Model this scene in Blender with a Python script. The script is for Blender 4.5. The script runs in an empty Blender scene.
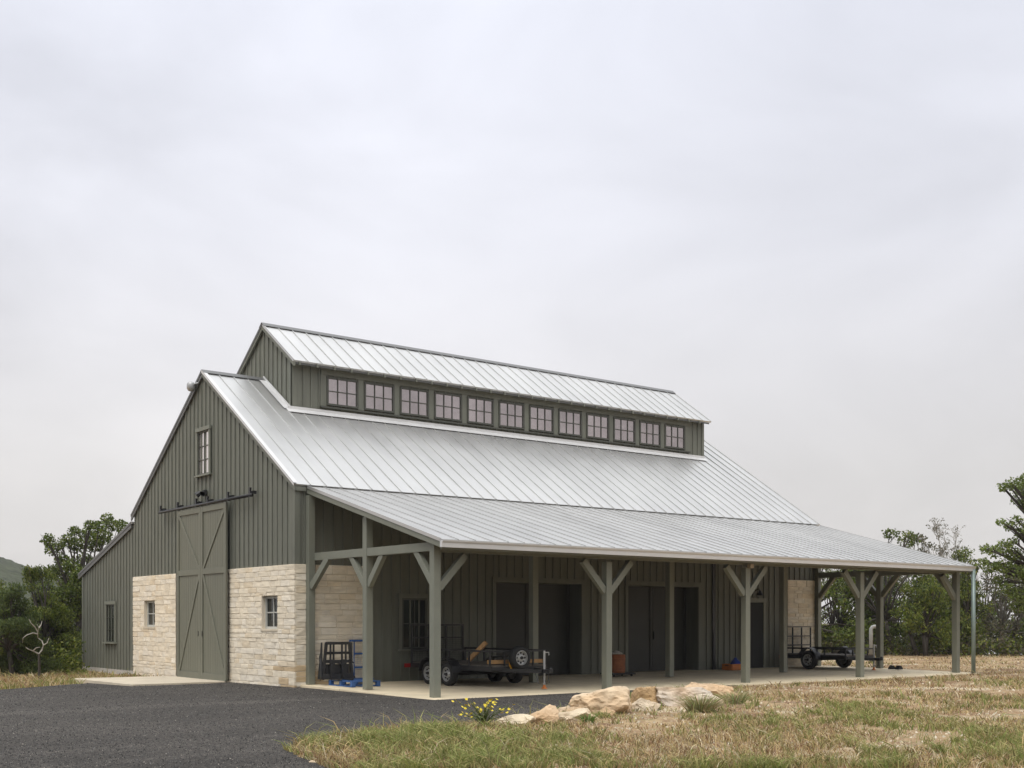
import bpy, math, random
import numpy as np
from mathutils import Vector, noise
from mathutils.geometry import delaunay_2d_cdt
R = math.radians
scene = bpy.context.scene
COL = scene.collection

# ------------------------------------------------------------------ camera
CX, CY, CZ, YAW, FPX, HOR = -13.678, -26.573, 1.6, R(52.393), 1184.493, 620.44
cd = bpy.data.cameras.new('camera'); cam = bpy.data.objects.new('camera', cd); COL.objects.link(cam)
cam.location = (CX, CY, CZ); cam.rotation_euler = (R(90), 0, YAW - R(90))
cd.sensor_width = 36; cd.lens = FPX * 36 / 1024; cd.shift_y = (HOR - 384) / 1024
cd.clip_end = 3000; cd.clip_start = .1
scene.camera = cam

# ------------------------------------------------------------------ world: thick overcast over a clear-sky base
SUN_EL, SUN_AZ = 60, 212            # azimuth of the sun, counter-clockwise from +x
w = bpy.data.worlds.new("World"); scene.world = w; w.use_nodes = True
nt = w.node_tree; N = nt.nodes; L = nt.links; N.clear()
def nd(t, **kw):
    n = N.new(t)
    for k, v in kw.items(): setattr(n, k, v)
    return n
out = nd('ShaderNodeOutputWorld'); bg = nd('ShaderNodeBackground'); bg.inputs[1].default_value = .1
L.new(bg.outputs[0], out.inputs[0])
sky = nd('ShaderNodeTexSky', sky_type='NISHITA', sun_disc=False)
sky.sun_elevation = R(SUN_EL); sky.sun_rotation = R(90 - SUN_AZ)
tc = nd('ShaderNodeTexCoord'); sep = nd('ShaderNodeSeparateXYZ'); L.new(tc.outputs['Generated'], sep.inputs[0])
ramp = nd('ShaderNodeValToRGB'); L.new(sep.outputs[2], ramp.inputs[0])
K = 8.0
cr = ramp.color_ramp; cr.elements[0].position = 0; cr.elements[0].color = (.84, .80, .775, 1)
cr.elements[1].position = 1.0; cr.elements[1].color = (1.9, 1.95, 2.05, 1)
for p, c in ((.12, (.80, .775, .765, 1)), (.30, (.80, .805, .86, 1)), (.46, (.86, .88, .97, 1)), (.62, (1.3, 1.32, 1.38, 1))):
    e = cr.elements.new(p); e.color = c
mp = nd('ShaderNodeMapping'); mp.inputs['Scale'].default_value = (1, 1, 2.2); mp.inputs['Location'].default_value = (3.1, .4, .2)
L.new(tc.outputs['Generated'], mp.inputs[0])
nz = nd('ShaderNodeTexNoise'); nz.inputs['Scale'].default_value = 3.0; nz.inputs['Detail'].default_value = 5; nz.inputs['Roughness'].default_value = .5
nz.inputs['Distortion'].default_value = .4
L.new(mp.outputs[0], nz.inputs['Vector'])
mr = nd('ShaderNodeMapRange'); mr.inputs['From Min'].default_value = .3; mr.inputs['From Max'].default_value = .7
mr.inputs['To Min'].default_value = .89; mr.inputs['To Max'].default_value = 1.11; L.new(nz.outputs[0], mr.inputs[0])
mul = nd('ShaderNodeVectorMath', operation='SCALE'); L.new(ramp.outputs[0], mul.inputs[0])
def lobe(v, a, e0, e1):                              # thinner or thicker cloud round a direction
    n = nd('ShaderNodeVectorMath', operation='DOT_PRODUCT'); n.inputs[1].default_value = v
    nv = nd('ShaderNodeVectorMath', operation='NORMALIZE'); add = nd('ShaderNodeVectorMath', operation='ADD')
    sc = nd('ShaderNodeVectorMath', operation='SCALE'); sc.inputs['Scale'].default_value = .28; L.new(nz.outputs['Color'], sc.inputs[0])
    L.new(tc.outputs['Generated'], add.inputs[0]); L.new(sc.outputs[0], add.inputs[1]); L.new(add.outputs[0], nv.inputs[0]); L.new(nv.outputs[0], n.inputs[0])
    m = nd('ShaderNodeMapRange', interpolation_type='SMOOTHSTEP'); m.inputs[1].default_value = e0; m.inputs[2].default_value = e1
    m.inputs[3].default_value = 0; m.inputs[4].default_value = a; L.new(n.outputs['Value'], m.inputs[0]); return m
def pdir(px, py):
    r_ = (px-512)/FPX; v = Vector((math.cos(YAW)+r_*math.sin(YAW), math.sin(YAW)-r_*math.cos(YAW), (HOR-py)/FPX)).normalized() + Vector((.14, .14, .14)); return tuple(v.normalized())
acc = mr.outputs[0]
for v, a, e0, e1 in ((pdir(400, 270), .10, .955, .997), (pdir(120, 200), .05, .97, .998), (pdir(40, 90), -.08, .965, .998), (pdir(760, 470), .04, .94, .995), (pdir(900, 330), -.06, .95, .996), (pdir(640, 60), .03, .95, .996)):
    ad = nd('ShaderNodeMath', operation='ADD'); L.new(acc, ad.inputs[0]); L.new(lobe(v, a, e0, e1).outputs[0], ad.inputs[1]); acc = ad.outputs[0]
k2 = nd('ShaderNodeMath', operation='MULTIPLY'); k2.inputs[1].default_value = K; L.new(acc, k2.inputs[0]); L.new(k2.outputs[0], mul.inputs['Scale'])
mx = nd('ShaderNodeMix', data_type='RGBA'); mx.inputs[0].default_value = .95
L.new(sky.outputs[0], mx.inputs[6]); L.new(mul.outputs[0], mx.inputs[7]); L.new(mx.outputs[2], bg.inputs[0])

sd = bpy.data.lights.new('sun', 'SUN'); sd.energy = 1.1; sd.angle = R(30); sd.color = (1, .96, .9)
so = bpy.data.objects.new('sun', sd); COL.objects.link(so)
sv = Vector((math.cos(R(SUN_AZ)) * math.cos(R(SUN_EL)), math.sin(R(SUN_AZ)) * math.cos(R(SUN_EL)), math.sin(R(SUN_EL))))
so.rotation_euler = sv.to_track_quat('Z', 'Y').to_euler()
scene.view_settings.view_transform = 'Standard'; scene.view_settings.look = 'None'
scene.view_settings.exposure = 0.30; scene.view_settings.gamma = 1
scene.cycles.max_bounces = 6; scene.cycles.diffuse_bounces = 1; scene.cycles.transparent_max_bounces = 8

# ------------------------------------------------------------------ helpers
FW = Vector((math.cos(YAW), math.sin(YAW))); RT = Vector((math.sin(YAW), -math.cos(YAW)))
def gp(px, py, z):                                    # ground point seen at a pixel of the survey photograph
    d = (CZ - z) * FPX / (py - HOR); r = (px - 512) / FPX * d
    return Vector((CX + FW.x * d + RT.x * r, CY + FW.y * d + RT.y * r))
def at(px, d):                                        # bearing + distance
    r = (px - 512) / FPX * d
    return Vector((CX + FW.x * d + RT.x * r, CY + FW.y * d + RT.y * r))
def zt(py, d): return CZ + (HOR - py) * d / FPX

def tag(o, label=None, cat=None, group=None, kind=None):
    if label: o['label'] = label
    if cat: o['category'] = cat
    if group: o['group'] = group
    if kind: o['kind'] = kind
    return o
def empty(name, loc=(0, 0, 0), rz=0):
    o = bpy.data.objects.new(name, None); COL.objects.link(o); o.location = loc; o.rotation_euler = (0, 0, rz)
    o.empty_display_size = .2
    return o
class MB:
    def __init__(s): s.v = []; s.f = []; s.c = None
    def add(s, vs, fs):
        b = len(s.v); s.v += [tuple(v) for v in vs]; s.f += [tuple(i + b for i in f) for f in fs]; return s
    def box(s, a, b):
        x0, y0, z0 = [min(p, q) for p, q in zip(a, b)]; x1, y1, z1 = [max(p, q) for p, q in zip(a, b)]
        return s.add([(x0,y0,z0),(x1,y0,z0),(x1,y1,z0),(x0,y1,z0),(x0,y0,z1),(x1,y0,z1),(x1,y1,z1),(x0,y1,z1)],
                     [(0,3,2,1),(4,5,6,7),(0,1,5,4),(1,2,6,5),(2,3,7,6),(3,0,4,7)])
    def bar(s, p, q, wd, ht, up=(0, 0, 1)):
        p = Vector(p); q = Vector(q); d = (q - p).normalized(); up = Vector(up)
        if abs(d.dot(up)) > .99: up = Vector((0, 1, 0))
        a = d.cross(up).normalized() * wd / 2; b = a.cross(d).normalized() * ht / 2
        vs = [p-a-b, p+a-b, p+a+b, p-a+b, q-a-b, q+a-b, q+a+b, q-a+b]
        return s.add(vs, [(0,1,2,3),(7,6,5,4),(4,5,1,0),(5,6,2,1),(6,7,3,2),(7,4,0,3)])
    def tube(s, pts, rad, n=8, cap=True):
        pts = [Vector(p) for p in pts]
        if not isinstance(rad, (list, tuple)): rad = [rad] * len(pts)
        b0 = len(s.v); ref = None
        for i, p in enumerate(pts):
            d = (pts[min(i+1, len(pts)-1)] - pts[max(i-1, 0)]).normalized()
            if ref is None: ref = d.orthogonal().normalized()
            a = (ref - d * ref.dot(d)).normalized(); ref = a; c = d.cross(a)
            for k in range(n):
                t = 2 * math.pi * k / n; s.v.append(tuple(p + (a * math.cos(t) + c * math.sin(t)) * rad[i]))
        for i in range(len(pts) - 1):
            for k in range(n):
                s.f.append((b0+i*n+k, b0+i*n+(k+1) % n, b0+(i+1)*n+(k+1) % n, b0+(i+1)*n+k))
        if cap:
            s.f.append(tuple(b0 + k for k in reversed(range(n)))); e = b0 + (len(pts)-1)*n; s.f.append(tuple(e + k for k in range(n)))
        return s
    def lathe(s, c, axis, prof, n=24):                # profile of (along, radius)
        c = Vector(c); ax = Vector(axis).normalized(); a = ax.orthogonal().normalized(); b = ax.cross(a); b0 = len(s.v)
        for t, r in prof:
            for k in range(n):
                th = 2*math.pi*k/n; s.v.append(tuple(c + ax*t + (a*math.cos(th)+b*math.sin(th))*r))
        for i in range(len(prof)-1):
            for k in range(n): s.f.append((b0+i*n+k, b0+i*n+(k+1) % n, b0+(i+1)*n+(k+1) % n, b0+(i+1)*n+k))
        return s
    def prism(s, poly, axis, a, b):                   # polygon in the two other axes
        def m(p, t): return {'x': (t, p[0], p[1]), 'y': (p[0], t, p[1]), 'z': (p[0], p[1], t)}[axis]
        n = len(poly); vs = [m(p, a) for p in poly] + [m(p, b) for p in poly]
        return s.add(vs, [tuple(range(n)), tuple(reversed(range(n, 2*n)))] + [(i, i+n, (i+1) % n+n, (i+1) % n) for i in range(n)])
    def build(s, name, mat, parent=None, bevel=0, smooth=False, fix=True):
        me = bpy.data.meshes.new(name); me.from_pydata(s.v, [], s.f); me.update()
        if s.c is not None:
            ca = me.color_attributes.new('tint', 'FLOAT_COLOR', 'POINT'); ca.data.foreach_set('color', np.array(s.c, 'f').ravel())
        if fix:
            import bmesh
            bm = bmesh.new(); bm.from_mesh(me); bmesh.ops.recalc_face_normals(bm, faces=bm.faces); bm.to_mesh(me); bm.free()
        if smooth: me.polygons.foreach_set('use_smooth', [True]*len(me.polygons))
        me.materials.append(mat); o = bpy.data.objects.new(name, me); COL.objects.link(o)
        if parent: o.parent = parent
        if bevel:
            bv = o.modifiers.new('bevel', 'BEVEL'); bv.width = bevel; bv.segments = 2; bv.limit_method = 'ANGLE'
        return o
def copy_tree(o, parent=None):
    c = o.copy(); COL.objects.link(c); c.parent = parent
    for ch in list(o.children): copy_tree(ch, c)
    return c

# ------------------------------------------------------------------ materials
def mat(name, col, rough=.7, metal=0, var=0, vscale=3, bump=0, bscale=20, col2=None, stretch=(1, 1, 1), spec=.5, detail=6, coat=0):
    m = bpy.data.materials.new(name); m.use_nodes = True; t = m.node_tree; b = t.nodes['Principled BSDF']
    b.inputs['Base Color'].default_value = (*col, 1); b.inputs['Roughness'].default_value = rough; b.inputs['Metallic'].default_value = metal
    b.inputs['Specular IOR Level'].default_value = spec; b.inputs['Coat Weight'].default_value = coat
    tcn = t.nodes.new('ShaderNodeTexCoord'); mpn = t.nodes.new('ShaderNodeMapping'); mpn.inputs['Scale'].default_value = stretch
    t.links.new(tcn.outputs['Object'], mpn.inputs[0])
    if var:
        n = t.nodes.new('ShaderNodeTexNoise'); n.inputs['Scale'].default_value = vscale; n.inputs['Detail'].default_value = detail
        n.inputs['Roughness'].default_value = .65; t.links.new(mpn.outputs[0], n.inputs['Vector'])
        r = t.nodes.new('ShaderNodeMapRange'); r.inputs[1].default_value = .3; r.inputs[2].default_value = .7; t.links.new(n.outputs[0], r.inputs[0])
        x = t.nodes.new('ShaderNodeMix'); x.data_type = 'RGBA'
        x.inputs[6].default_value = (*[c*(1-var) for c in col], 1); c2 = col2 or [c*(1+var) for c in col]; x.inputs[7].default_value = (*c2, 1)
        t.links.new(r.outputs[0], x.inputs[0]); t.links.new(x.outputs[2], b.inputs['Base Color'])
        r2 = t.nodes.new('ShaderNodeMapRange'); r2.inputs[3].default_value = max(rough-.08, .02); r2.inputs[4].default_value = min(rough+.08, 1)
        t.links.new(n.outputs[0], r2.inputs[0]); t.links.new(r2.outputs[0], b.inputs['Roughness'])
    if bump:
        n2 = t.nodes.new('ShaderNodeTexNoise'); n2.inputs['Scale'].default_value = bscale; n2.inputs['Detail'].default_value = 5
        t.links.new(mpn.outputs[0], n2.inputs['Vector']); bp = t.nodes.new('ShaderNodeBump'); bp.inputs['Strength'].default_value = bump
        bp.inputs['Distance'].default_value = .02; t.links.new(n2.outputs[0], bp.inputs['Height']); t.links.new(bp.outputs[0], b.inputs['Normal'])
    return m
M = {}
M['green'] = mat('green paint', (.160, .164, .130), .6, var=.13, vscale=1.6, stretch=(3, 3, .5), bump=.12, bscale=30)
M['green2'] = mat('green timber paint', (.20, .205, .16), .55, var=.07, vscale=2.5, bump=.15, bscale=25)
M['doorg'] = mat('green door paint', (.168, .168, .125), .55, var=.10, vscale=2, stretch=(4, 4, .4), bump=.1, bscale=30)
M['roof'] = mat('galvalume', (.575, .57, .55), .40, metal=.8, var=.08, vscale=.7, stretch=(1, .35, 1), bump=.05, bscale=1.5)
M['trimmetal'] = mat('trim metal', (.68, .675, .66), .5, metal=.15, var=.05, vscale=2)
M['greytrim'] = mat('grey trim', (.16, .16, .155), .5, metal=.3)
M['bayg'] = mat('shade-dark bay door', (.038, .039, .031), .5, var=.1, vscale=2)  # porch shade put into the paint, far darker than the siding
M['ceil'] = mat('added dark ceiling', (.05, .048, .04), .8, var=.2, vscale=3)
M['darktrim'] = mat('dark trim', (.09, .09, .082), .5)
M['blackm'] = mat('black metal', (.02, .02, .021), .42, var=.3, vscale=8, bump=.1)
M['darkin'] = mat('dark interior', (.02, .02, .018), .8)
M['mortar'] = mat('mortar', (.82, .72, .56), .9, var=.06, vscale=6, bump=.5, bscale=40)
M['rubber'] = mat('rubber', (.016, .016, .016), .75, var=.3, vscale=10, bump=.2, bscale=60)
M['rim'] = mat('wheel rim', (.5, .5, .49), .4, metal=.5, var=.12, vscale=9)
M['wood'] = mat('plank wood', (.42, .24, .10), .7, var=.3, vscale=7, stretch=(1, 6, 1), bump=.2)
M['deckwood'] = mat('grey deck wood', (.13, .11, .085), .8, var=.3, vscale=5, bump=.2)
M['orange'] = mat('orange paint', (.55, .17, .03), .55, var=.2, vscale=6)
M['rust'] = mat('rust orange', (.30, .10, .035), .65, var=.3, vscale=5, bump=.2)
M['blue'] = mat('blue paint', (.035, .105, .29), .6, var=.25, vscale=6, bump=.1)
M['bluecloth'] = mat('blue cloth', (.03, .06, .30), .9, var=.2, vscale=8, bump=.4, bscale=15)
M['pale'] = mat('pale cloth', (.5, .46, .4), .9, var=.2, vscale=8, bump=.4)
M['whitep'] = mat('white pipe', (.33, .33, .31), .6, var=.2)
M['winframe'] = mat('window frame paint', (.065, .067, .052), .5, var=.05)
M['winlight'] = mat('pale window frame', (.52, .52, .47), .5, var=.05)
M['glasstint'] = mat('tinted glass', (.40, .355, .35), .10, metal=.9, var=.2, vscale=.9)
M['glassmilk'] = mat('milky glass', (.80, .74, .70), .15, metal=.75, var=.06, vscale=1)
M['glassdark'] = mat('dark glass', (.016, .02, .017), .08, spec=.35)
M['red'] = mat('red lens', (.35, .02, .02), .3)
M['galv'] = mat('galvanised', (.27, .34, .32), .5, metal=.35, var=.1, vscale=4)
M['bark'] = mat('bark', (.055, .046, .036), .9, var=.35, vscale=5, bump=.6, bscale=18, stretch=(1, 1, .3))
M['barkmid'] = mat('greyish bark', (.13, .115, .09), .9, var=.3, vscale=6, bump=.5)
M['barkpale'] = mat('pale bark', (.33, .30, .25), .9, var=.3, vscale=6, bump=.5)
M['lampg'] = mat('grey lamp', (.45, .45, .44), .4, metal=.3)

def concrete(name, col, joints):
    m = mat(name, col, .85, var=.14, vscale=1.1, bump=.2, bscale=60); t = m.node_tree; b = t.nodes['Principled BSDF']
    if joints:
        src = b.inputs['Base Color'].links[0].from_socket
        tcn = t.nodes.new('ShaderNodeTexCoord'); br = t.nodes.new('ShaderNodeTexBrick'); br.offset = 0
        br.inputs['Scale'].default_value = 1; br.inputs['Mortar Size'].default_value = .012; br.inputs['Brick Width'].default_value = 2.475
        br.inputs['Row Height'].default_value = 2.0
        br.inputs['Color1'].default_value = (1, 1, 1, 1); br.inputs['Color2'].default_value = (.93, .93, .93, 1); br.inputs['Mortar'].default_value = (.55, .55, .55, 1)
        t.links.new(tcn.outputs['Object'], br.inputs['Vector'])
        x = t.nodes.new('ShaderNodeMix'); x.data_type = 'RGBA'; x.blend_type = 'MULTIPLY'; x.inputs[0].default_value = 1
        t.links.new(src, x.inputs[6]); t.links.new(br.outputs[0], x.inputs[7]); t.links.new(x.outputs[2], b.inputs['Base Color'])
    return m
M['slab'] = concrete('porch concrete', (.71, .60, .41), True)
M['apron'] = concrete('apron concrete', (.60, .52, .39), False)
M['found'] = concrete('foundation concrete', (.50, .47, .42), False)

def tinted(name, rough=.85, bump=.4, bscale=25, trans=0, var=.15, vscale=10, spec=.3, st=(1, 1, 1)):
    m = bpy.data.materials.new(name); m.use_nodes = True; t = m.node_tree; b = t.nodes['Principled BSDF']
    a = t.nodes.new('ShaderNodeAttribute'); a.attribute_name = 'tint'
    b.inputs['Roughness'].default_value = rough; b.inputs['Specular IOR Level'].default_value = spec
    tcn = t.nodes.new('ShaderNodeTexCoord'); n = t.nodes.new('ShaderNodeTexNoise'); n.inputs['Scale'].default_value = vscale; n.inputs['Detail'].default_value = 6
    mpn = t.nodes.new('ShaderNodeMapping'); mpn.inputs['Scale'].default_value = st; t.links.new(tcn.outputs['Object'], mpn.inputs[0])
    t.links.new(mpn.outputs[0], n.inputs['Vector'])
    r = t.nodes.new('ShaderNodeMapRange'); r.inputs[1].default_value = .25; r.inputs[2].default_value = .75
    r.inputs[3].default_value = 1-var; r.inputs[4].default_value = 1+var; t.links.new(n.outputs[0], r.inputs[0])
    s = t.nodes.new('ShaderNodeVectorMath'); s.operation = 'SCALE'; t.links.new(a.outputs['Color'], s.inputs[0]); t.links.new(r.outputs[0], s.inputs['Scale'])
    t.links.new(s.outputs[0], b.inputs['Base Color'])
    if bump:
        n2 = t.nodes.new('ShaderNodeTexNoise'); n2.inputs['Scale'].default_value = bscale; n2.inputs['Detail'].default_value = 6
        t.links.new(mpn.outputs[0], n2.inputs['Vector'])
        bp = t.nodes.new('ShaderNodeBump'); bp.inputs['Strength'].default_value = bump; bp.inputs['Distance'].default_value = .03
        t.links.new(n2.outputs[0], bp.inputs['Height']); t.links.new(bp.outputs[0], b.inputs['Normal'])
    if trans:
        tr = t.nodes.new('ShaderNodeBsdfTranslucent'); t.links.new(s.outputs[0], tr.inputs[0])
        mxs = t.nodes.new('ShaderNodeMixShader'); mxs.inputs[0].default_value = trans
        t.links.new(b.outputs[0], mxs.inputs[1]); t.links.new(tr.outputs[0], mxs.inputs[2])
        t.links.new(mxs.outputs[0], t.nodes['Material Output'].inputs[0])
    return m
M['stone'] = tinted('limestone blocks', .9, .6, 5, var=.13, vscale=4, st=(1, 1, 2.6))
M['boulder'] = tinted('boulder stone', .95, .9, 9, var=.3, vscale=4)
M['leaf'] = tinted('leaves', .6, 0, trans=.3, var=.1, vscale=1)
M['blade'] = tinted('grass blades', .7, 0, trans=.25, var=.05)
M['petal'] = mat('yellow petals', (.75, .58, .03), .6)

# ------------------------------------------------------------------ terrain
def sm(e0, e1, x):
    t = max(0., min(1., (x-e0)/(e1-e0))); return t*t*(3-2*t)
G = [gp(*p, -.07) for p in ((330, 770), (300, 758), (284, 750), (298, 742), (335, 734), (400, 728), (470, 725), (505, 723), (560, 714),
                            (600, 703), (640, 695), (700, 688), (765, 683.5))]
def in_poly(p, poly):
    x, y = p; c = False; j = len(poly)-1
    for i in range(len(poly)):
        xi, yi = poly[i][0], poly[i][1]; xj, yj = poly[j][0], poly[j][1]
        if (yi > y) != (yj > y) and x < (xj-xi)*(y-yi)/(yj-yi)+xi: c = not c
        j = i
    return c
def edge_dist(p, poly):
    d = 1e9; P_ = Vector(p)
    for i in range(len(poly)-1):
        a = Vector(poly[i][:2]); b = Vector(poly[i+1][:2]); ab = b-a; t = max(0, min(1, (P_-a).dot(ab)/ab.length_squared)); d = min(d, (P_-a-ab*t).length)
    return d
GRASSPOLY = [tuple(p) for p in G] + [(10.2, -6.1), (21, -6.1), (60, -6.1), (60, -60), (-12, -60), (-12, -24)]
def h(x, y):
    z = -.09
    z -= .012*max(0, min(y, 20))*sm(1, -1, x)
    n = noise.noise(Vector((x*.35, y*.35, 0)))*.03 + noise.noise(Vector((x*1.3, y*1.3, 5)))*.012
    if in_poly((x, y), GRASSPOLY):
        d = edge_dist((x, y), G)
        z += .10*sm(0, 1.6, d)*sm(-6.2, -8.5, y) + n*1.5*sm(0, 1, d)*sm(-6.1, -7, y)
    elif x > 21 or y > 8: z += n
    far = math.hypot(x-CX, y-CY)
    if far > 64: z -= .05*(min(far, 120)-64)*sm(20, 45, x)            # falls away to the lake
    return z
def groundmat():
    m = bpy.data.materials.new('dry ground'); m.use_nodes = True; t = m.node_tree; b = t.nodes['Principled BSDF']; b.inputs['Roughness'].default_value = .95
    b.inputs['Specular IOR Level'].default_value = .15
    tcn = t.nodes.new('ShaderNodeTexCoord')
    def nz(s, d=6, st=None):
        n = t.nodes.new('ShaderNodeTexNoise'); n.inputs['Scale'].default_value = s; n.inputs['Detail'].default_value = d; n.inputs['Roughness'].default_value = .65
        t.links.new(tcn.outputs['Object'], n.inputs['Vector']); return n
    def rng(n, a, bb):
        r = t.nodes.new('ShaderNodeMapRange'); r.inputs[1].default_value = a; r.inputs[2].default_value = bb; t.links.new(n.outputs[0], r.inputs[0]); return r
    def mix(f, a, c):
        x = t.nodes.new('ShaderNodeMix'); x.data_type = 'RGBA'; t.links.new(f.outputs[0], x.inputs[0])
        for s, v in ((6, a), (7, c)):
            if isinstance(v, tuple): x.inputs[s].default_value = (*v, 1)
            else: t.links.new(v.outputs[2], x.inputs[s])
        return x
    a = mix(rng(nz(.5), .35, .65), (.27, .17, .09), (.44, .32, .18))
    a = mix(rng(nz(.9), .52, .66), a, (.17, .095, .055))
    a = mix(rng(nz(.33), .56, .66), a, (.60, .50, .35))
    a = mix(rng(nz(2.5, 8), .56, .66), a, (.20, .20, .08))
    a = mix(rng(nz(14, 8), .58, .68), a, (.62, .53, .39))
    t.links.new(a.outputs[2], b.inputs['Base Color'])
    bp = t.nodes.new('ShaderNodeBump'); bp.inputs['Strength'].default_value = 1; bp.inputs['Distance'].default_value = .05
    t.links.new(nz(12, 8).outputs[0], bp.inputs['Height']); t.links.new(bp.outputs[0], b.inputs['Normal'])
    return m
# one sheet, fine near the camera and coarse out to the horizon
def axis_vals(c0, lo, hi, fine, ext):
    v = list(np.arange(lo, hi, fine)); s = fine; x = hi
    while x < ext: v.append(x); s *= 1.22; x += s
    s = fine; x = lo
    pre = []
    while x > -ext: s *= 1.22; x -= s; pre.append(x)
    return sorted(pre) + v
gx = axis_vals(0, -16, 46, .4, 1500); gy = axis_vals(0, -30, 30, .4, 1500)
b = MB(); nx, ny = len(gx), len(gy)
for y in gy:
    for x in gx: b.v.append((x, y, h(x, y)))
for j in range(ny-1):
    for i in range(nx-1): b.f.append((j*nx+i, j*nx+i+1, (j+1)*nx+i+1, (j+1)*nx+i))
tag(b.build('ground', groundmat(), smooth=True, fix=False), kind='structure')

def roadmat():
    m = bpy.data.materials.new('chip seal'); m.use_nodes = True; t = m.node_tree; b = t.nodes['Principled BSDF']; b.inputs['Roughness'].default_value = .9
    b.inputs['Specular IOR Level'].default_value = .25
    tcn = t.nodes.new('ShaderNodeTexCoord')
    def nz(s, d=6, vec=None, rough=.6):
        n = t.nodes.new('ShaderNodeTexNoise'); n.inputs['Scale'].default_value = s; n.inputs['Detail'].default_value = d; n.inputs['Roughness'].default_value = rough
        t.links.new(vec or tcn.outputs['Object'], n.inputs['Vector']); return n
    def ramp(n, st):
        r = t.nodes.new('ShaderNodeValToRGB'); t.links.new(n.outputs[0], r.inputs[0]); e = r.color_ramp.elements
        w3 = lambda c: (c*1.04, c, c*.95, 1); e[0].position, e[0].color = st[0][0], w3(st[0][1]); e[1].position, e[1].color = st[-1][0], w3(st[-1][1])
        for p, c in st[1:-1]: q = e.new(p); q.color = w3(c)
        return r
    fine = ramp(nz(24, 6, rough=.85), [(.3, .016), (.47, .045), (.56, .075), (.64, .16), (.72, .34)])
    big = ramp(nz(.35, 4), [(.3, .85), (.7, 1.25)])
    mpn = t.nodes.new('ShaderNodeMapping'); mpn.inputs['Rotation'].default_value = (0, 0, YAW - R(95)); mpn.inputs['Scale'].default_value = (.05, .55, 1)
    # wheel tracks lie across the drive: stretched along the way the cars turn
    t.links.new(tcn.outputs['Object'], mpn.inputs[0])
    tr = ramp(nz(1.6, 3, mpn.outputs[0]), [(.35, .85), (.55, 1.0), (.66, 1.35), (.74, 1.05)])
    x = t.nodes.new('ShaderNodeMix'); x.data_type = 'RGBA'; x.blend_type = 'MULTIPLY'; x.inputs[0].default_value = 1
    t.links.new(fine.outputs[0], x.inputs[6]); t.links.new(big.outputs[0], x.inputs[7])
    y = t.nodes.new('ShaderNodeMix'); y.data_type = 'RGBA'; y.blend_type = 'MULTIPLY'; y.inputs[0].default_value = 1
    t.links.new(x.outputs[2], y.inputs[6]); t.links.new(tr.outputs[0], y.inputs[7]); t.links.new(y.outputs[2], b.inputs['Base Color'])
    bp = t.nodes.new('ShaderNodeBump'); bp.inputs['Strength'].default_value = .9; bp.inputs['Distance'].default_value = .02
    t.links.new(nz(24, 6, rough=.85).outputs[0], bp.inputs['Height']); t.links.new(bp.outputs[0], b.inputs['Normal'])
    return m
def jag(pts, amp, step, seed):
    rr = random.Random(seed); o = []
    for a, c in zip(pts[:-1], pts[1:]):
        a = Vector(a); c = Vector(c); n = max(1, int((c-a).length/step))
        for i in range(n):
            p = a.lerp(c, i/n); o.append((p.x + rr.uniform(-amp, amp), p.y + rr.uniform(-amp, amp)))
    o.append(tuple(pts[-1])); return o
LEFTEDGE = [gp(*p, -.17) for p in ((137, 682), (95, 683.5), (60, 686.5), (0, 692), (-60, 697))]
DRIVE = [(-12, -60)] + [(-9.5, -24)] + jag([gp(345, 778, -.07)] + G, .035, .12, 3) + [(10.3, -5.8), (.2, -5.0), (.3, 0), (.1, 3.6), (-.1, 6.5)] + jag(LEFTEDGE, .05, .2, 4) + [(-40, 2), (-60, -60)]
def sheet(poly, name, m, dz, step, region):
    pts = [Vector(p) for p in poly]; nb = len(pts); x0, x1, y0, y1 = region
    for x in np.arange(x0, x1, step):
        for y in np.arange(y0, y1, step):
            if in_poly((x, y), poly): pts.append(Vector((x, y)))
    v, e, f, *_ = delaunay_2d_cdt(pts, [(i, (i+1) % nb) for i in range(nb)], [], 1, 1e-5)
    b = MB(); b.v = [(p.x, p.y, h(p.x, p.y)+dz) for p in v]; b.f = [tuple(q) for q in f]
    return tag(b.build(name, m, smooth=True), kind='structure')
sheet(DRIVE, 'driveway', roadmat(), .03, .4, (-16, 11, -30, 10))

# ------------------------------------------------------------------ barn
W, HR, HE, OE, OL, LN = 11.169, 8.712, 4.981, .094, .078, 20.337
C = W/2; SL = (HR-HE)/(C+OE)
ZSL, YSH, YSE = 3.24, 16.29, 16.6
def zr(y): return HR - SL*abs(y-C)
S2 = (4.76-ZSL)/(YSE-(W+.09))
def zs(y): return 4.76 - S2*(y-(W+.09))
XM0, XM1, MH, ZMT, ZMR, MS = 1.888, 18.734, 1.701, 8.94, 10.337, .302
SM_ = (ZMR-ZMT)/(MH+MS)
def zm(y): return ZMR - SM_*abs(y-C)
D = 5.56; XP0, XP1 = .41, 20.38; ZG = 3.30; PE = 6.03; SP = (HE-.04-ZG)/(PE-OE)
def zp(y): return HE-.04 + SP*(y+OE)
barn = tag(empty('barn'), 'large grey green board and limestone barn with metal roofs, clerestory and open porch', 'barn')

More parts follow.
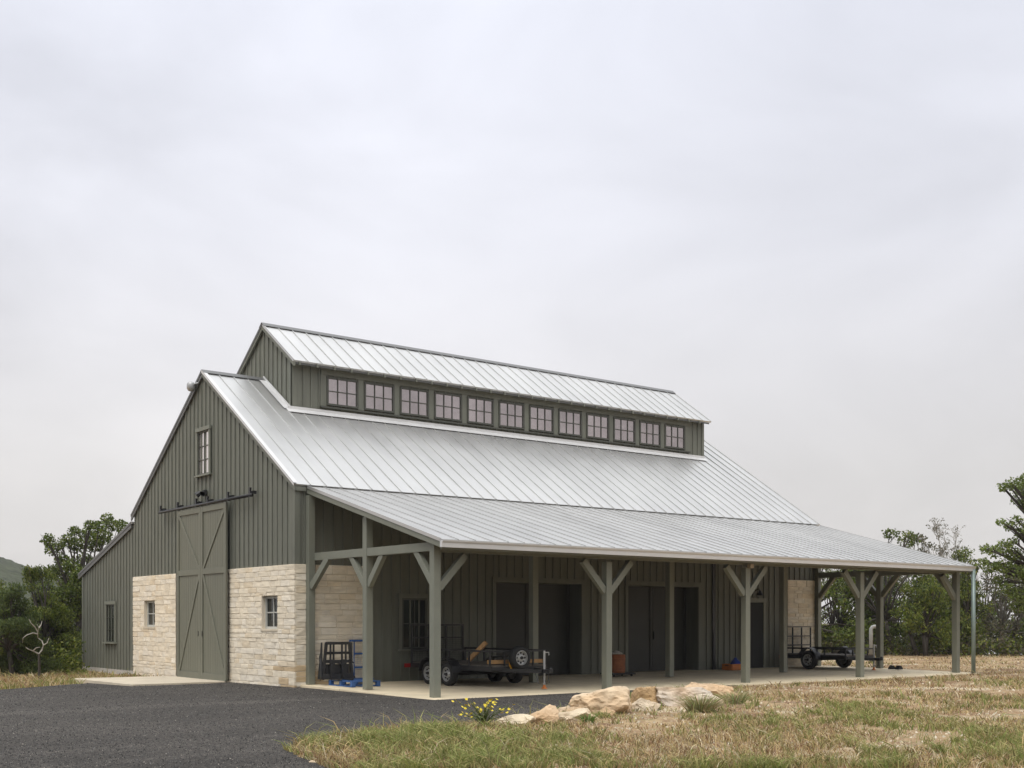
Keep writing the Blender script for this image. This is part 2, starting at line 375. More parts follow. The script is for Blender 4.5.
def planks(mb, plane, at_, u0, u1, zb, ztp, out_, pitch=.28, bw=.04, bd=.03, th=.1, brk=(), off=0.):
    # backing sheet with its face at at_, battens proud of it; plane 'x' or 'y' is the wall's own constant axis
    def P(u, z, t): return (at_ + t*out_, u, z) if plane == 'x' else (u, at_ + t*out_, z)
    us = sorted({u0, u1, *[q for q in brk if u0 < q < u1]})
    e = 1e-4
    for a, c in zip(us[:-1], us[1:]):
        vs = [P(a, zb, 0), P(c, zb, 0), P(c, ztp(c-e), 0), P(a, ztp(a+e), 0), P(a, zb, -th), P(c, zb, -th), P(c, ztp(c-e), -th), P(a, ztp(a+e), -th)]
        mb.add(vs, [(0,1,2,3),(7,6,5,4),(0,4,5,1),(1,5,6,2),(2,6,7,3),(3,7,4,0)])
    u = u0 + off + pitch/2 if off == 0 else u0 + off
    while u + bw/2 < u1:
        a, c = u-bw/2, u+bw/2
        if min(ztp(a), ztp(c)) > zb + .02:
            vs = [P(a, zb, .001), P(c, zb, .001), P(c, ztp(c), .001), P(a, ztp(a), .001), P(a, zb, bd), P(c, zb, bd), P(c, ztp(c), bd), P(a, ztp(a), bd)]
            mb.add(vs, [(0,1,2,3),(7,6,5,4),(0,4,5,1),(1,5,6,2),(2,6,7,3),(3,7,4,0)])
        u += pitch
    return mb
e_ = .06
def corner(z0, z1, x=0, s=-1): return MB().box((x+s*.001, -.034, z0), (x+s*.037, .0, z1)).box((x-s*.0, -.035, z0), (x-s*.12, -.001, z1))
# gable end towards the drive
b = MB(); planks(b, 'x', 0, 0, W, 3.0, lambda y: zr(y)-e_, -1, brk=(C,))
b.box((-.035, .001, 3.001), (-.001, .10, HE-.06)); b.box((-.035, -.036, 3.001), (.12, -.0005, HE-.08))
b.build('gable_wall', M['green'], barn)
b = MB(); planks(b, 'x', 0, W, YSH, -.03, lambda y: zs(y)-e_ if y > W+.09 else 4.7, -1, brk=(W+.09,))
b.box((-.035, YSH-.1, -.03), (0, YSH+.02, 3.25)); b.box((-.04, W-.02, -.03), (-.002, W+.09, 3.0))
b.build('shed_wall', M['green'], barn)
# long wall under the porch, with two deep door bays
DOORS = ((6.2, 9.36), (11.25, 14.33)); ZD = 2.67
b = MB()
planks(b, 'y', 0, .101, 2.1, 3.0, lambda x: HE-.08, -1)
segs = [2.1, DOORS[0][0], DOORS[0][1], DOORS[1][0], DOORS[1][1], 18.75]
for k in range(0, 5, 2): planks(b, 'y', 0, segs[k], segs[k+1], 0, lambda x: HE-.08, -1)
for a, c in DOORS: planks(b, 'y', 0, a, c, ZD, lambda x: HE-.08, -1)
planks(b, 'y', 0, 18.75, LN, 3.0, lambda x: HE-.08, -1)
for a, c in DOORS:
    b.box((a-.1, .1, 0), (a, .6, ZD)); b.box((c, .1, 0), (c+.1, .6, ZD)); b.box((a-.1, .1, ZD), (c+.1, .6, ZD+.1))
b.build('porch_wall', M['green'], barn)
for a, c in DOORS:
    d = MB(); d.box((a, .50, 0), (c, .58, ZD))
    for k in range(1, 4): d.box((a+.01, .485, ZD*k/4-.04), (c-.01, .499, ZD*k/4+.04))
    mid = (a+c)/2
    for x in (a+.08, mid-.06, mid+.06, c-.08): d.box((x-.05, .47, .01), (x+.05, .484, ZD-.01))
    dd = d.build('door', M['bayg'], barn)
    f = MB(); f.box((a-.12, -.045, 0), (a-.002, -.003, ZD)); f.box((c+.002, -.045, 0), (c+.12, -.003, ZD)); f.box((a-.12, -.055, ZD+.002), (c+.12, -.003, ZD+.15))
    f.build('door_casing', M['green'], dd)
    MB().box((mid+.02, .43, 1.0), (mid+.05, .46, 1.25)).build('handle', M['blackm'], dd)
b = MB(); b.box((14.98, -.06, 0), (15.12, -.035, 3.9)); b.box((15.0, -.075, 0), (15.03, -.061, 1.2)); b.build('door_track', M['blackm'], barn)  # narrow dark upright post against the porch wall, carries no door
# far gable, back walls
b = MB(); planks(b, 'x', LN, 0, W, 3.0, lambda y: zr(y)-e_, 1, brk=(C,)); planks(b, 'x', LN, W, YSH, -.03, lambda y: zs(max(y, W+.1))-e_, 1)
b.build('gable_wall', M['green'], barn)
b = MB(); planks(b, 'y', YSH, .1, LN-.1, -.03, lambda x: 3.2, 1); b.build('shed_wall', M['green'], barn)

# limestone
def stone_wall(plane, at_, u0, u1, z0, z1, out_, holes, seed, parent, first=0.):
    rr = random.Random(seed); b = MB(); b.c = []
    def P(u, z, t): return (at_ + t*out_, u, z) if plane == 'x' else (u, at_ + t*out_, z)
    zs_ = [z0]; stops = sorted({z1, *[q for hh in holes for q in (hh[2], hh[3])]})
    for st in stops:
        while st - zs_[-1] > .34: zs_.append(zs_[-1] + rr.uniform(.09, .19))
        if st - zs_[-1] > .24: zs_.append((zs_[-1]+st)/2)
        zs_.append(st)
    mb = MB()
    for a, c in zip(zs_[:-1], zs_[1:]):
        iv = [(u0, u1)]
        for hh in holes:
            if hh[2] < c-1e-4 and hh[3] > a+1e-4:
                iv = [q for s, t in iv for q in (((s, hh[0]), (hh[1], t)) if s < hh[0] and t > hh[1] else ((s, t),))]
        for s, t in iv:
            mb.box(P(max(s, 0.), a, -.3), P(t, c, .033))
            u = s
            while u < t-1e-4:
                ln = rr.uniform(.18, .6)
                if t-u-ln < .2: ln = t-u
                j = .002; q = .011; o0 = rr.uniform(-.005, .005); o = [o0+rr.uniform(-.006, .006) for _ in range(4)]
                bb = len(b.v)
                lo, hi = u+j, u+ln-j
                il, ih = (lo if abs(u-u0) < 1e-4 else lo+q), (hi if abs(u+ln-u1) < 1e-4 else hi-q)
                vs = [P(lo, a+j, -.029), P(hi, a+j, -.029), P(hi, c-j, -.029), P(lo, c-j, -.029),
                      P(lo, a+j, .025), P(hi, a+j, .025), P(hi, c-j, .025), P(lo, c-j, .025),
                      P(il, a+j+q, .045+o[0]), P(ih, a+j+q, .045+o[1]), P(ih, c-j-q, .045+o[2]), P(il, c-j-q, .045+o[3])]
                b.add(vs, [(0,1,5,4),(1,2,6,5),(2,3,7,6),(3,0,4,7),(4,5,9,8),(5,6,10,9),(6,7,11,10),(7,4,8,11),(8,9,10,11)])
                k = rr.random(); v = rr.uniform(.93, 1.05)
                base = (.83, .73, .565) if k < .6 else ((.84, .755, .61) if k < .9 else (.79, .67, .49))
                if c < .5 and u < .7 and rr.random() < .55: base = (.62, .47, .29)
                b.c += [(*[q_*v for q_ in base], 1)]*12
                u += ln
    o = b.build('stone_wall', M['stone'], parent)
    mb.build('mortar', M['mortar'], o)
    return o
HOLE_R = (.90, 1.80, 1.38, 2.23); HOLE_L = (9.28, 10.2, 1.40, 2.22)
stone_wall('x', 0, -.045, 3.96, -.12, 3.0, -1, [HOLE_R], 1, barn)
stone_wall('x', 0, 7.60, W, -.25, 3.0, -1, [HOLE_L], 2, barn)
stone_wall('y', 0, .002, 2.08, -.05, 3.0, -1, [], 3, barn)
stone_wall('y', 0, 18.76, LN, -.05, 3.0, -1, [], 4, barn)

def window(plane, at_, u0, u1, z0, z1, out_, cols, rows, gm, fm, fw_=.05, mw=.022, trim=None, sill=None, depth=.02, parent=barn, trimmat=None):
    def P(u, z, t): return (at_ + t*out_, u, z) if plane == 'x' else (u, at_ + t*out_, z)
    b = MB(); d0, d1 = depth-.02, depth+.035
    b.box(P(u0, z0, d0), P(u0+fw_, z1, d1)); b.box(P(u1-fw_, z0, d0), P(u1, z1, d1))
    b.box(P(u0+fw_, z0, d0), P(u1-fw_, z0+fw_, d1)); b.box(P(u0+fw_, z1-fw_, d0), P(u1-fw_, z1, d1))
    iw, ih = (u1-u0-2*fw_), (z1-z0-2*fw_)
    for k in range(1, cols): u = u0+fw_+iw*k/cols; b.box(P(u-mw/2, z0+fw_, depth), P(u+mw/2, z1-fw_, d1-.012))
    for k in range(1, rows):
        z = z0+fw_+ih*k/rows
        for q in range(cols):
            a = u0+fw_+iw*q/cols + (mw/2 if q else 0); c = u0+fw_+iw*(q+1)/cols - (mw/2 if q < cols-1 else 0)
            b.box(P(a, z-mw/2, depth), P(c, z+mw/2, d1-.012))
    wo = b.build('window', fm, parent)
    g = MB(); g.box(P(u0+fw_-.002, z0+fw_-.002, depth-.012), P(u1-fw_+.002, z1-fw_+.002, depth-.001)); g.build('pane', gm, wo)
    if trim:
        t = MB(); tw, tp = trim
        t.box(P(u0-tw, z0, .031), P(u0-.003, z1, tp)); t.box(P(u1+.003, z0, .031), P(u1+tw, z1, tp)); t.box(P(u0-tw-.02, z1+.003, .031), P(u1+tw+.02, z1+tw*1.2, tp+.015))
        t.build('trim', trimmat or M['green2'], wo)
    if sill:
        s = MB(); s.box(P(u0-sill[0], z0-.05, .031), P(u1+sill[0], z0-.003, sill[1])); s.build('sill', sill[2] if len(sill) > 2 else M['green2'], wo)
    return wo
window('x', 0, 5.12, 5.92, 5.76, 7.0, -1, 2, 3, M['glassmilk'], M['winframe'], fw_=.035, trim=(.09, .08), sill=(.14, .11), depth=.012)
window('x', 0, 12.86, 13.70, .87, 2.14, -1, 2, 3, M['glassdark'], M['winframe'], fw_=.035, mw=.016, trim=(.09, .06), sill=(.17, .12), depth=.012)
window('x', .12, HOLE_R[0]+.003, HOLE_R[1]-.003, HOLE_R[2]+.003, HOLE_R[3]-.003, -1, 2, 2, M['glassdark'], M['winlight'], fw_=.06, mw=.03, sill=(0, .0, M['winlight']) if 0 else None)
window('x', .12, HOLE_L[0]+.003, HOLE_L[1]-.003, HOLE_L[2]+.003, HOLE_L[3]-.003, -1, 2, 2, M['glassdark'], M['winlight'], fw_=.06, mw=.03)
for hh in (HOLE_R, HOLE_L):
    MB().box((-.062, hh[0]-.03, hh[2]-.07), (.10, hh[1]+.03, hh[2]-.002)).build('stone_sill', M['apron'], barn, bevel=.01)
window('y', 0, 3.09, 3.88, .84, 2.19, -1, 2, 2, M['glassdark'], M['winframe'], trim=(.1, .06), sill=(.15, .10), depth=.012, trimmat=M['green'])
# small door on the porch
d = MB(); d.box((16.50, -.05, .01), (17.46, -.032, 2.2)); dd = d.build('door', M['darkin'], barn)
f = MB(); f.box((16.36, -.07, 0), (16.498, -.032, 2.2)); f.box((17.462, -.07, 0), (17.58, -.032, 2.2)); f.box((16.34, -.08, 2.203), (17.60, -.032, 2.36)); f.build('door_casing', M['green2'], dd)
MB().tube([(16.6, -.06, 1.0), (16.6, -.10, 1.0), (16.68, -.10, 1.0)], .012).build('handle', M['blackm'], dd)
b = MB(); b.tube([(17.1, -.03, 2.6), (17.1, -.16, 2.66), (17.1, -.22, 2.6)], .012); b.lathe((17.1, -.22, 2.44), (0, 0, 1), [(0, .12), (.05, .10), (.12, .04), (.16, .03), (.17, .001)], 14); b.build('wall_lamp', M['blackm'], barn)

# clerestory (monitor)
ym = C-MH
b = MB(); planks(b, 'y', ym, XM0, XM1, zr(ym)-.12, lambda x: zm(ym)-.12, -1, pitch=.245)
b.box((XM0-.002, ym-.036, zr(ym)-.1), (XM0+.1, ym-.001, zm(ym)-.13)); b.box((XM1-.1, ym-.036, zr(ym)-.1), (XM1+.002, ym-.001, zm(ym)-.13))
b.box((2.80, ym-.048, 8.70), (17.93, ym-.031, zm(ym)-.125))
for k in range(13):
    x0 = 2.98+k*1.245
    b.box((x0-.20, ym-.046, 7.79), (x0-.002, ym-.031, 8.698))
b.build('clerestory_wall', M['green'], barn)
b = MB(); planks(b, 'y', C+MH, XM0, XM1, zr(ym)-.12, lambda x: zm(ym)-.12, 1, pitch=.245); b.build('clerestory_wall', M['green'], barn)
for xx, s in ((XM0, -1), (XM1, 1)):
    b = MB(); 
    for a, c in ((ym, C), (C, C+MH)):
        u = a; n = 6
        for i in range(n):
            u0, u1 = a+(c-a)*i/n, a+(c-a)*(i+1)/n
            P = lambda u, z, t: (xx+s*t, u, z)
            vs = [P(u0, zr(u0)-.1, 0), P(u1, zr(u1)-.1, 0), P(u1, zm(u1)-.05, 0), P(u0, zm(u0)-.05, 0), P(u0, zr(u0)-.1, -.08), P(u1, zr(u1)-.1, -.08), P(u1, zm(u1)-.05, -.08), P(u0, zm(u0)-.05, -.08)]
            b.add(vs, [(0,1,2,3),(7,6,5,4),(0,4,5,1),(1,5,6,2),(2,6,7,3),(3,7,4,0)])
            um = u0+.05 if i or a == C else u0+.02
            bw = .02
            b.add([P(um-bw, zr(um)-.1, .001), P(um+bw, zr(um)-.1, .001), P(um+bw, zm(um+bw)-.055, .001), P(um-bw, zm(um-bw)-.055, .001),
                   P(um-bw, zr(um)-.1, .03), P(um+bw, zr(um)-.1, .03), P(um+bw, zm(um+bw)-.055, .03), P(um-bw, zm(um-bw)-.055, .03)],
                  [(0,1,2,3),(7,6,5,4),(0,4,5,1),(1,5,6,2),(2,6,7,3),(3,7,4,0)])
    b.box((xx+s*.001, ym+.0, zr(ym)-.1), (xx+s*.036, ym+.12, zm(ym)-.06))
    b.build('clerestory_wall', M['green'], barn)
for k in range(12):
    x0 = 2.98+k*1.245
    window('y', ym, x0, x0+1.04, 7.83, 8.66, -1, 3, 2, M['glasstint'], M['winframe'], fw_=.055, mw=.024, depth=.04)
MB().box((2.76, ym-.10, 7.735), (17.96, ym-.031, 7.785)).build('clerestory_sill', M['winframe'], barn)

# roofs -----------------------------------------------------------------
def roof_slope(name, x0, x1, ya, za, yb, zb, m, pitch=.45, th=.05, rib=.024, cut=None):
    # a = high edge, b = low edge
    b = MB(); d = Vector((0, yb-ya, zb-za)).normalized(); n = Vector((0, -d.z, d.y)); n = n if n.z > 0 else -n
    def slab(xa, xb, p, q):
        P0 = [Vector((x, p[0], p[1])) for x in (xa, xb)]; Q0 = [Vector((x, q[0], q[1])) for x in (xa, xb)]
        vs = [P0[0], P0[1], Q0[1], Q0[0]]; vs += [v - n*th for v in vs]
        b.add(vs, [(0,1,2,3),(7,6,5,4),(0,4,5,1),(1,5,6,2),(2,6,7,3),(3,7,4,0)])
    slab(x0, x1, (ya, za), (yb, zb))
    k = int(round((x1-x0)/pitch)); 
    for i in range(k+1):
        x = x0+.012+(x1-x0-.024)*i/k
        p = Vector((x, ya, za)); q = Vector((x, yb, zb)); wv = Vector((.011, 0, 0)); hv = n*rib; o = n*.001
        lo = p
        b.add([lo-wv+o, lo+wv+o, lo+wv+hv, lo-wv+hv, q-wv+o, q+wv+o, q+wv+hv, q-wv+hv], [(0,1,2,3),(7,6,5,4),(4,5,1,0),(5,6,2,1),(6,7,3,2),(7,4,0,3)])
    return b.build(name, m, barn)
mr_ = roof_slope('main_roof', -OL, LN+OL, C-.01, HR-.005, -OE, HE, M['roof'])
roof_slope('main_roof', -OL, LN+OL, C+.01, HR-.005, W+OE, HE, M['roof'])
roof_slope('shed_roof', -OL, LN+OL, W+.02, zs(W+.02), YSE, ZSL, M['roof'])
mo = roof_slope('clerestory_roof', XM0-OL-.02, XM1+OL+.02, C-.01, ZMR-.005, ym-MS, ZMT, M['roof'])
roof_slope('clerestory_roof', XM0-OL-.02, XM1+OL+.02, C+.01, ZMR-.005, C+MH+MS, ZMT, M['roof'])
pr = roof_slope('porch_roof', XP0-.14, XP1+.02, -OE-.02, zp(-OE-.02), -PE+.02, zp(-PE+.02), M['roof'])
def ridge(x0, x1, z, sl, par):
    b = MB()
    for s in (-1, 1):
        b.add([(x0, C, z+.05), (x1, C, z+.05), (x1, C+s*.16, z+.045-sl*.16), (x0, C+s*.16, z+.045-sl*.16),
               (x0, C, z+.035), (x1, C, z+.035), (x1, C+s*.16, z+.03-sl*.16), (x0, C+s*.16, z+.03-sl*.16)],
              [(0,1,2,3),(7,6,5,4),(0,4,5,1),(1,5,6,2),(2,6,7,3),(3,7,4,0)])
    b.build('ridge_cap', M['greytrim'], par)  # dark grey stands for the shadow line along the cap
ridge(-OL-.01, XM0-.03, HR, SL, mr_); ridge(XM1+.03, LN+OL+.01, HR, SL, mr_); ridge(XM0-OL-.04, XM1+OL+.04, ZMR, SM_, mo)
# rake trims
def rake(x0, x1, pa, pb, hgt, m, par, drop=.06, name='rake_trim'):
    b = MB(); (ya, za), (yb, zb) = pa, pb
    vs = [(x, y, z+dz) for x in (x0, x1) for y, z, dz in ((ya, za, -drop), (yb, zb, -drop), (yb, zb, -drop-hgt), (ya, za, -drop-hgt))]
    b.add(vs, [(0,1,2,3),(7,6,5,4),(0,4,5,1),(1,5,6,2),(2,6,7,3),(3,7,4,0)]); return b.build(name, m, par)
for yy, ze in ((-OE, HE), (W+OE, HE)):
    rake(-OL, -.036, (C, HR), (yy, ze), .10, M['green'] if yy < 0 else M['greytrim'], mr_)
    b = MB(); ya, za, yb, zb = C, HR, yy, ze
    b.add([(-OL-.012, ya, za+.035), (-OL+.10, ya, za+.035), (-OL+.10, yb, zb+.035), (-OL-.012, yb, zb+.035), (-OL-.012, ya, za-.05), (-OL-.002, ya, za-.05), (-OL-.002, yb, zb-.05), (-OL-.012, yb, zb-.05)],
          [(0,1,2,3), (0,4,7,3)]); b.build('rake_flashing', M['trimmetal' if yy < 0 else 'greytrim'], mr_)
b = MB(); ya, za, yb, zb = W+.09, zs(W+.09), YSE, ZSL
b.add([(-OL-.012, ya, za+.035), (-OL+.10, ya, za+.035), (-OL+.10, yb, zb+.035), (-OL-.012, yb, zb+.035), (-OL-.012, ya, za-.05), (-OL-.002, ya, za-.05), (-OL-.002, yb, zb-.05), (-OL-.012, yb, zb-.05)],
      [(0,1,2,3), (0,4,7,3)]); b.build('rake_flashing', M['greytrim'], mr_)
rake(-OL, -.036, (W+.09, zs(W+.09)), (YSE, ZSL), .11, M['greytrim'], mr_)
b = MB(); ya, za, yb, zb = C, ZMR, C+MH+MS, ZMT; xo = XM0-OL-.02
b.add([(xo-.012, ya, za+.035), (xo+.10, ya, za+.035), (xo+.10, yb, zb+.035), (xo-.012, yb, zb+.035), (xo-.012, ya, za-.05), (xo-.002, ya, za-.05), (xo-.002, yb, zb-.05), (xo-.012, yb, zb-.05)],
      [(0,1,2,3), (0,4,7,3)]); b.build('rake_flashing', M['greytrim'], mo)
for yy in (ym-MS, C+MH+MS): rake(XM0-OL-.018, XM0-.037, (C, ZMR), (yy, ZMT), .11, M['green'], mo)
# flashing where the clerestory meets the slope
b = MB()
b.box((XM0-.16, ym-.06, zr(ym)-.03), (XM1+.02, ym-.037, zr(ym)+.085))
z0_, z1_ = zr(ym-.04), zr(ym-.22)
b.add([(XM0-.2, ym-.04, z0_+.045), (XM1+.02, ym-.04, z0_+.045), (XM1+.02, ym-.22, z1_+.045), (XM0-.2, ym-.22, z1_+.045),
       (XM0-.2, ym-.04, z0_+.036), (XM1+.02, ym-.04, z0_+.036), (XM1+.02, ym-.22, z1_+.036), (XM0-.2, ym-.22, z1_+.036)], [(0,1,2,3),(7,6,5,4),(0,4,5,1),(1,5,6,2),(2,6,7,3),(3,7,4,0)])
b.build('roof_flashing', M['trimmetal'], mr_)
b = MB()
b.add([(XM0-.06, C, HR+.10), (XM0-.037, C, HR+.10), (XM0-.037, ym-.05, zr(ym-.05)+.10), (XM0-.06, ym-.05, zr(ym-.05)+.10),
       (XM0-.06, C, HR-.02), (XM0-.037, C, HR-.02), (XM0-.037, ym-.05, zr(ym-.05)-.02), (XM0-.06, ym-.05, zr(ym-.05)-.02)], [(0,1,2,3),(7,6,5,4),(0,4,5,1),(1,5,6,2),(2,6,7,3),(3,7,4,0)])
b.add([(XM0-.26, C, HR+.04), (XM0-.04, C, HR+.04), (XM0-.04, ym-.05, zr(ym-.05)+.04), (XM0-.26, ym-.05, zr(ym-.05)+.04)], [(0,1,2,3)])
b.build('roof_flashing', M['trimmetal'], mr_)
# clerestory eave: fascia shadow board and rafter tails
MB().box((XM0-.02, ym-MS+.03, ZMT-.10), (XM1+.02, ym-MS+.055, ZMT-.045)).build('fascia', M['darktrim'], mo)
x = XM0+.1; r0 = None
while x < XM1:
    if r0 is not None: c = r0.copy(); COL.objects.link(c); c.parent = mo; c.location = (x-XM0-.1, 0, 0); x += .56; continue
    b = MB()
    b.add([(x-.025, ym-.05, zm(ym-.05)-.06), (x+.025, ym-.05, zm(ym-.05)-.06), (x+.025, ym-MS-.01, ZMT-.055), (x-.025, ym-MS-.01, ZMT-.055),
           (x-.025, ym-.05, zm(ym-.05)-.19), (x+.025, ym-.05, zm(ym-.05)-.19), (x+.025, ym-MS-.01, ZMT-.13), (x-.025, ym-MS-.01, ZMT-.13)],
          [(0,1,2,3),(7,6,5,4),(0,4,5,1),(1,5,6,2),(2,6,7,3),(3,7,4,0)]); x += .56
    r0 = b.build('rafter_tail', M['green'], mo)
# main eave end return beside the porch roof
MB().box((-.02, -OE+.01, HE-.16), (XP0-.15, -.035, HE-.055)).build('eave_board', M['green'], mr_)

# porch -----------------------------------------------------------------
PX = [.41 + k*4.9475 for k in range(5)]; PW = .18
def post(x, y, zt_, zb=0.):
    return MB().box((x, y, zb), (x+PW, y+PW, zt_)).build('porch_post', M['green2'], barn, bevel=.008)
def brace(p, q, par): return MB().bar(p, q, .12, .155, up=(0, 0, 1)).build('brace', M['green2'], par, bevel=.006)
YM = -2.75; ZB = 3.0
yf = -D+PW/2; ymid = YM+PW/2
for i, x in enumerate(PX):
    x_ = .27 if i == 0 else x
    pf = post(x, -D, ZB if 0 < i < 4 else zp(-D)-.13, -.06)
    pm = post(x, YM, zp(YM)-.2)
    pw = post(x_, -.20 if i in (0, 4) else -.175, zp(-.2)-.2) if i in (0, 4) else None
    xc = x+PW/2
    ln = .68
    if i < 4: brace((xc+PW/2-.01, yf, ZB-ln-.03), (xc+PW/2+ln, yf, ZB+.02), pf)
    if i > 0: brace((xc-PW/2+.01, yf, ZB-ln-.03), (xc-PW/2-ln, yf, ZB+.02), pf)
    if i in (0, 4):
        l2 = .62; zt2 = 3.10
        brace((xc, yf+PW/2-.01, zt2-l2-.06), (xc, yf+PW/2+l2, zt2+.02), pf)
        brace((xc, ymid-PW/2+.01, zt2-l2-.06), (xc, ymid-PW/2-l2, zt2+.02), pm)
        brace((xc, ymid+PW/2-.01, zt2-l2-.06), (xc, ymid+PW/2+l2, zt2+.02), pm)
        brace((x_+PW/2, -.20+.01, zt2-l2-.06), (xc-.02, -.20-l2, zt2+.02), pw)
        MB().box((x+.012, -D+PW+.001, 3.09), (x+PW-.012, YM-.001, 3.28)).build('tie_beam', M['green2'], barn, bevel=.006)
        MB().box((x+.012, YM+PW+.001, 3.09), (x+PW-.012, -.201, 3.28)).build('tie_beam', M['green2'], barn, bevel=.006)
    else:
        MB().box((x+.03, YM+.02, 3.10), (x+PW-.03, -.04, 3.10+.14)) if 0 else None
MB().box((PX[0]+PW+.001, -D+.06, ZB+.07), (PX[4]-.001, -D+.16, zp(-D)-.10)).build('porch_beam', M['green2'], barn)
MB().box((PX[0]+.02, YM+.03, zp(YM)-.20+.001), (PX[4]+PW-.02, YM+.15, zp(YM)-.06)).build('porch_beam', M['green2'], barn)
rk = rake(XP0-.12, XP0-.03, (-.04, zp(-.04)), (-PE+.05, zp(-PE+.05)), .12, M['green2'], pr)
rake(XP1-.08, XP1+.01, (-.04, zp(-.04)), (-PE+.05, zp(-PE+.05)), .12, M['green2'], pr)
r0 = None
for k in range(17):
    x = XP0+1.2*k+.45
    if r0 is None:
        b = MB(); b.add([(dx, y, zp(y)-dz) for dx in (-.02, .02) for y, dz in ((-.04, .06), (-PE+.1, .06), (-PE+.1, .18), (-.04, .18))], [(0,1,2,3),(7,6,5,4),(0,4,5,1),(1,5,6,2),(2,6,7,3),(3,7,4,0)])
        r0 = b.build('rafter', M['green2'], pr); r0.location = (x, 0, 0)
    else:
        c = r0.copy(); COL.objects.link(c); c.parent = pr; c.location = (x, 0, 0)
MB().prism([(-.04, zp(-.04)-.052), (-PE+.08, zp(-PE+.08)-.052), (-PE+.08, zp(-PE+.08)-.058), (-.04, zp(-.04)-.058)], 'x', XP0-.1, XP1).build('added_porch_ceiling', M['ceil'], barn)  # thin dark sheet added under the metal roof to cut bounced light
MB().box((XP0-.1, -PE+.045, zp(-PE)-.20), (XP1, -PE+.075, zp(-PE)-.05)).build('fascia', M['green2'], pr)
g = MB(); gy0 = -PE+.04; gz = ZG-.012
prof = [(gy0, gz+.012), (gy0, gz-.15), (gy0-.075, gz-.15), (gy0-.082, gz-.06), (gy0-.11, gz-.025), (gy0-.115, gz-.0), (gy0-.103, gz), (gy0-.1, gz-.02), (gy0-.072, gz-.055), (gy0-.066, gz-.14), (gy0-.008, gz-.14), (gy0-.008, gz+.012)]
g.prism(prof, 'x', XP0-.14, XP1+.03); gt = g.build('gutter', M['trimmetal'], barn)
MB().prism([(gy0-.009, gz-.139), (gy0-.065, gz-.139), (gy0-.075, gz-.05), (gy0-.1, gz-.01), (gy0-.009, gz-.005)], 'x', XP0-.137, XP0-.13).build('end_cap', M['trimmetal'], gt)
ds = MB(); ds.tube([(XP1-.05, gy0-.06, gz-.1), (XP1-.05, gy0-.06, -.05)], .065, 12); ds = ds.build('downspout', M['galv'], barn, smooth=True)
b = MB(); b.tube([(XP1-.05, gy0-.06, 1.55), (XP1-.05, gy0-.06, 1.60)], .073, 12); b.build('strap', M['galv'], ds)
# lamp on the front beam
b = MB(); b.box((10.34, -D-.13, ZB-.02), (10.48, -D-.01, ZB+.09)); b.build('porch_lamp', mat('tan lamp', (.45, .36, .25), .5), barn, bevel=.01)

# big sliding doors ------------------------------------------------------
def leaf(y0, y1, outer):                          # y0<y1; outer = 'lo' or 'hi' is the edge away from the meeting stile
    z0, z1 = -.06, 4.82; f = .13; xa, xb, xc = -.19, -.155, -.125
    b = MB(); b.box((-.13, y0+.005, z0), (-.155, y1-.005, z1)); lf = b
    n = 9
    for k in range(1, n):
        y = y0+f+(y1-y0-2*f)*k/n; lf.box((-.159, y-.012, z0+.1), (-.156, y+.012, z1-.1))
    o = lf.build('sliding_door', M['doorg'], barn)
    zmid = 2.98
    s = MB(); s.box((xa, y0, z0), (xb-.001, y0+f, z1)); s.box((xa, y1-f, z0), (xb-.001, y1, z1))
    for za, zb in ((z0, z0+.18), (zmid-.08, zmid+.08), (z1-.16, z1)): s.box((xa+.002, y0+f, za), (xb-.001, y1-f, zb))
    s.build('stile', M['doorg'], o, bevel=.004)
    oy, iy = (y0+f, y1-f) if outer == 'lo' else (y1-f, y0+f)
    s = MB()
    def diag(p, q):
        p = Vector((-.17, *p)); q = Vector((-.17, *q)); s.bar(p, q, .10, .022, up=(1, 0, 0))
    diag((oy, z1-.16), (iy, zmid+.08)); diag((iy, zmid-.08), (oy, z0+.18))
    s.build('diagonal_board', M['doorg'], o)
    MB().bar((-.20, iy, 1.15), (-.20, iy, 1.30), .014, .014).build('handle', M['blackm'], o)
leaf(3.70, 5.405, 'lo'); leaf(5.415, 7.14, 'hi')
MB().box((-.02, 3.9, -.1), (.06, 7.66, 3.0)).build('dark_door_backing', M['darkin'], barn)  # black filler panel, its colour stands in for the unlit inside
b = MB(); b.tube([(-.185, 2.07, 4.88), (-.185, 8.50, 4.88)], .045, 10); tk = b.build('door_track', M['blackm'], barn, smooth=True)
for y in (8.39, 7.06, 5.70, 4.89, 3.53, 2.16):
    b = MB(); b.box((-.22, y-.05, 4.84), (-.14, y+.05, 4.98)); b.box((-.14, y-.04, 4.92), (-.03, y+.04, 5.0)); b.bar((-.2, y, 4.98), (-.2, y-.02, 5.08), .05, .06); b.build('track_bracket', M['blackm'], tk)
# lamps on the gable
b = MB(); b.box((-.08, 5.33, 5.17), (-.03, 5.48, 5.31))
for s in (-1, 1):
    b.tube([(-.07, 5.40, 5.24), (-.14, 5.40+s*.12, 5.24)], .015, 6); b.lathe((-.12, 5.40+s*.14, 5.25), Vector((-.6, s*.5, -.55)), [(0, .02), (.0, .05), (.13, .085), (.15, .085), (.14, .07)], 12)
b.build('flood_lamp', M['blackm'], barn)
MB().lathe((-.085, 5.40, 5.19), (-1, 0, -.3), [(0, .05), (.06, .045), (.075, .001)], 10).build('sensor', mat('amber', (.6, .35, .18), .4), barn)
b = MB(); b.tube([(-.06, 5.84, 8.42), (-.12, 5.92, 8.40), (-.2, 6.0, 8.36)], .025, 8); b.lathe((-.2, 6.06, 8.33), (0, 0, 1), [(-.14, .02), (-.13, .07), (-.06, .12), (.06, .12), (.12, .09), (.15, .01)], 14)
b.build('gable_lamp', M['lampg'], barn, smooth=True)
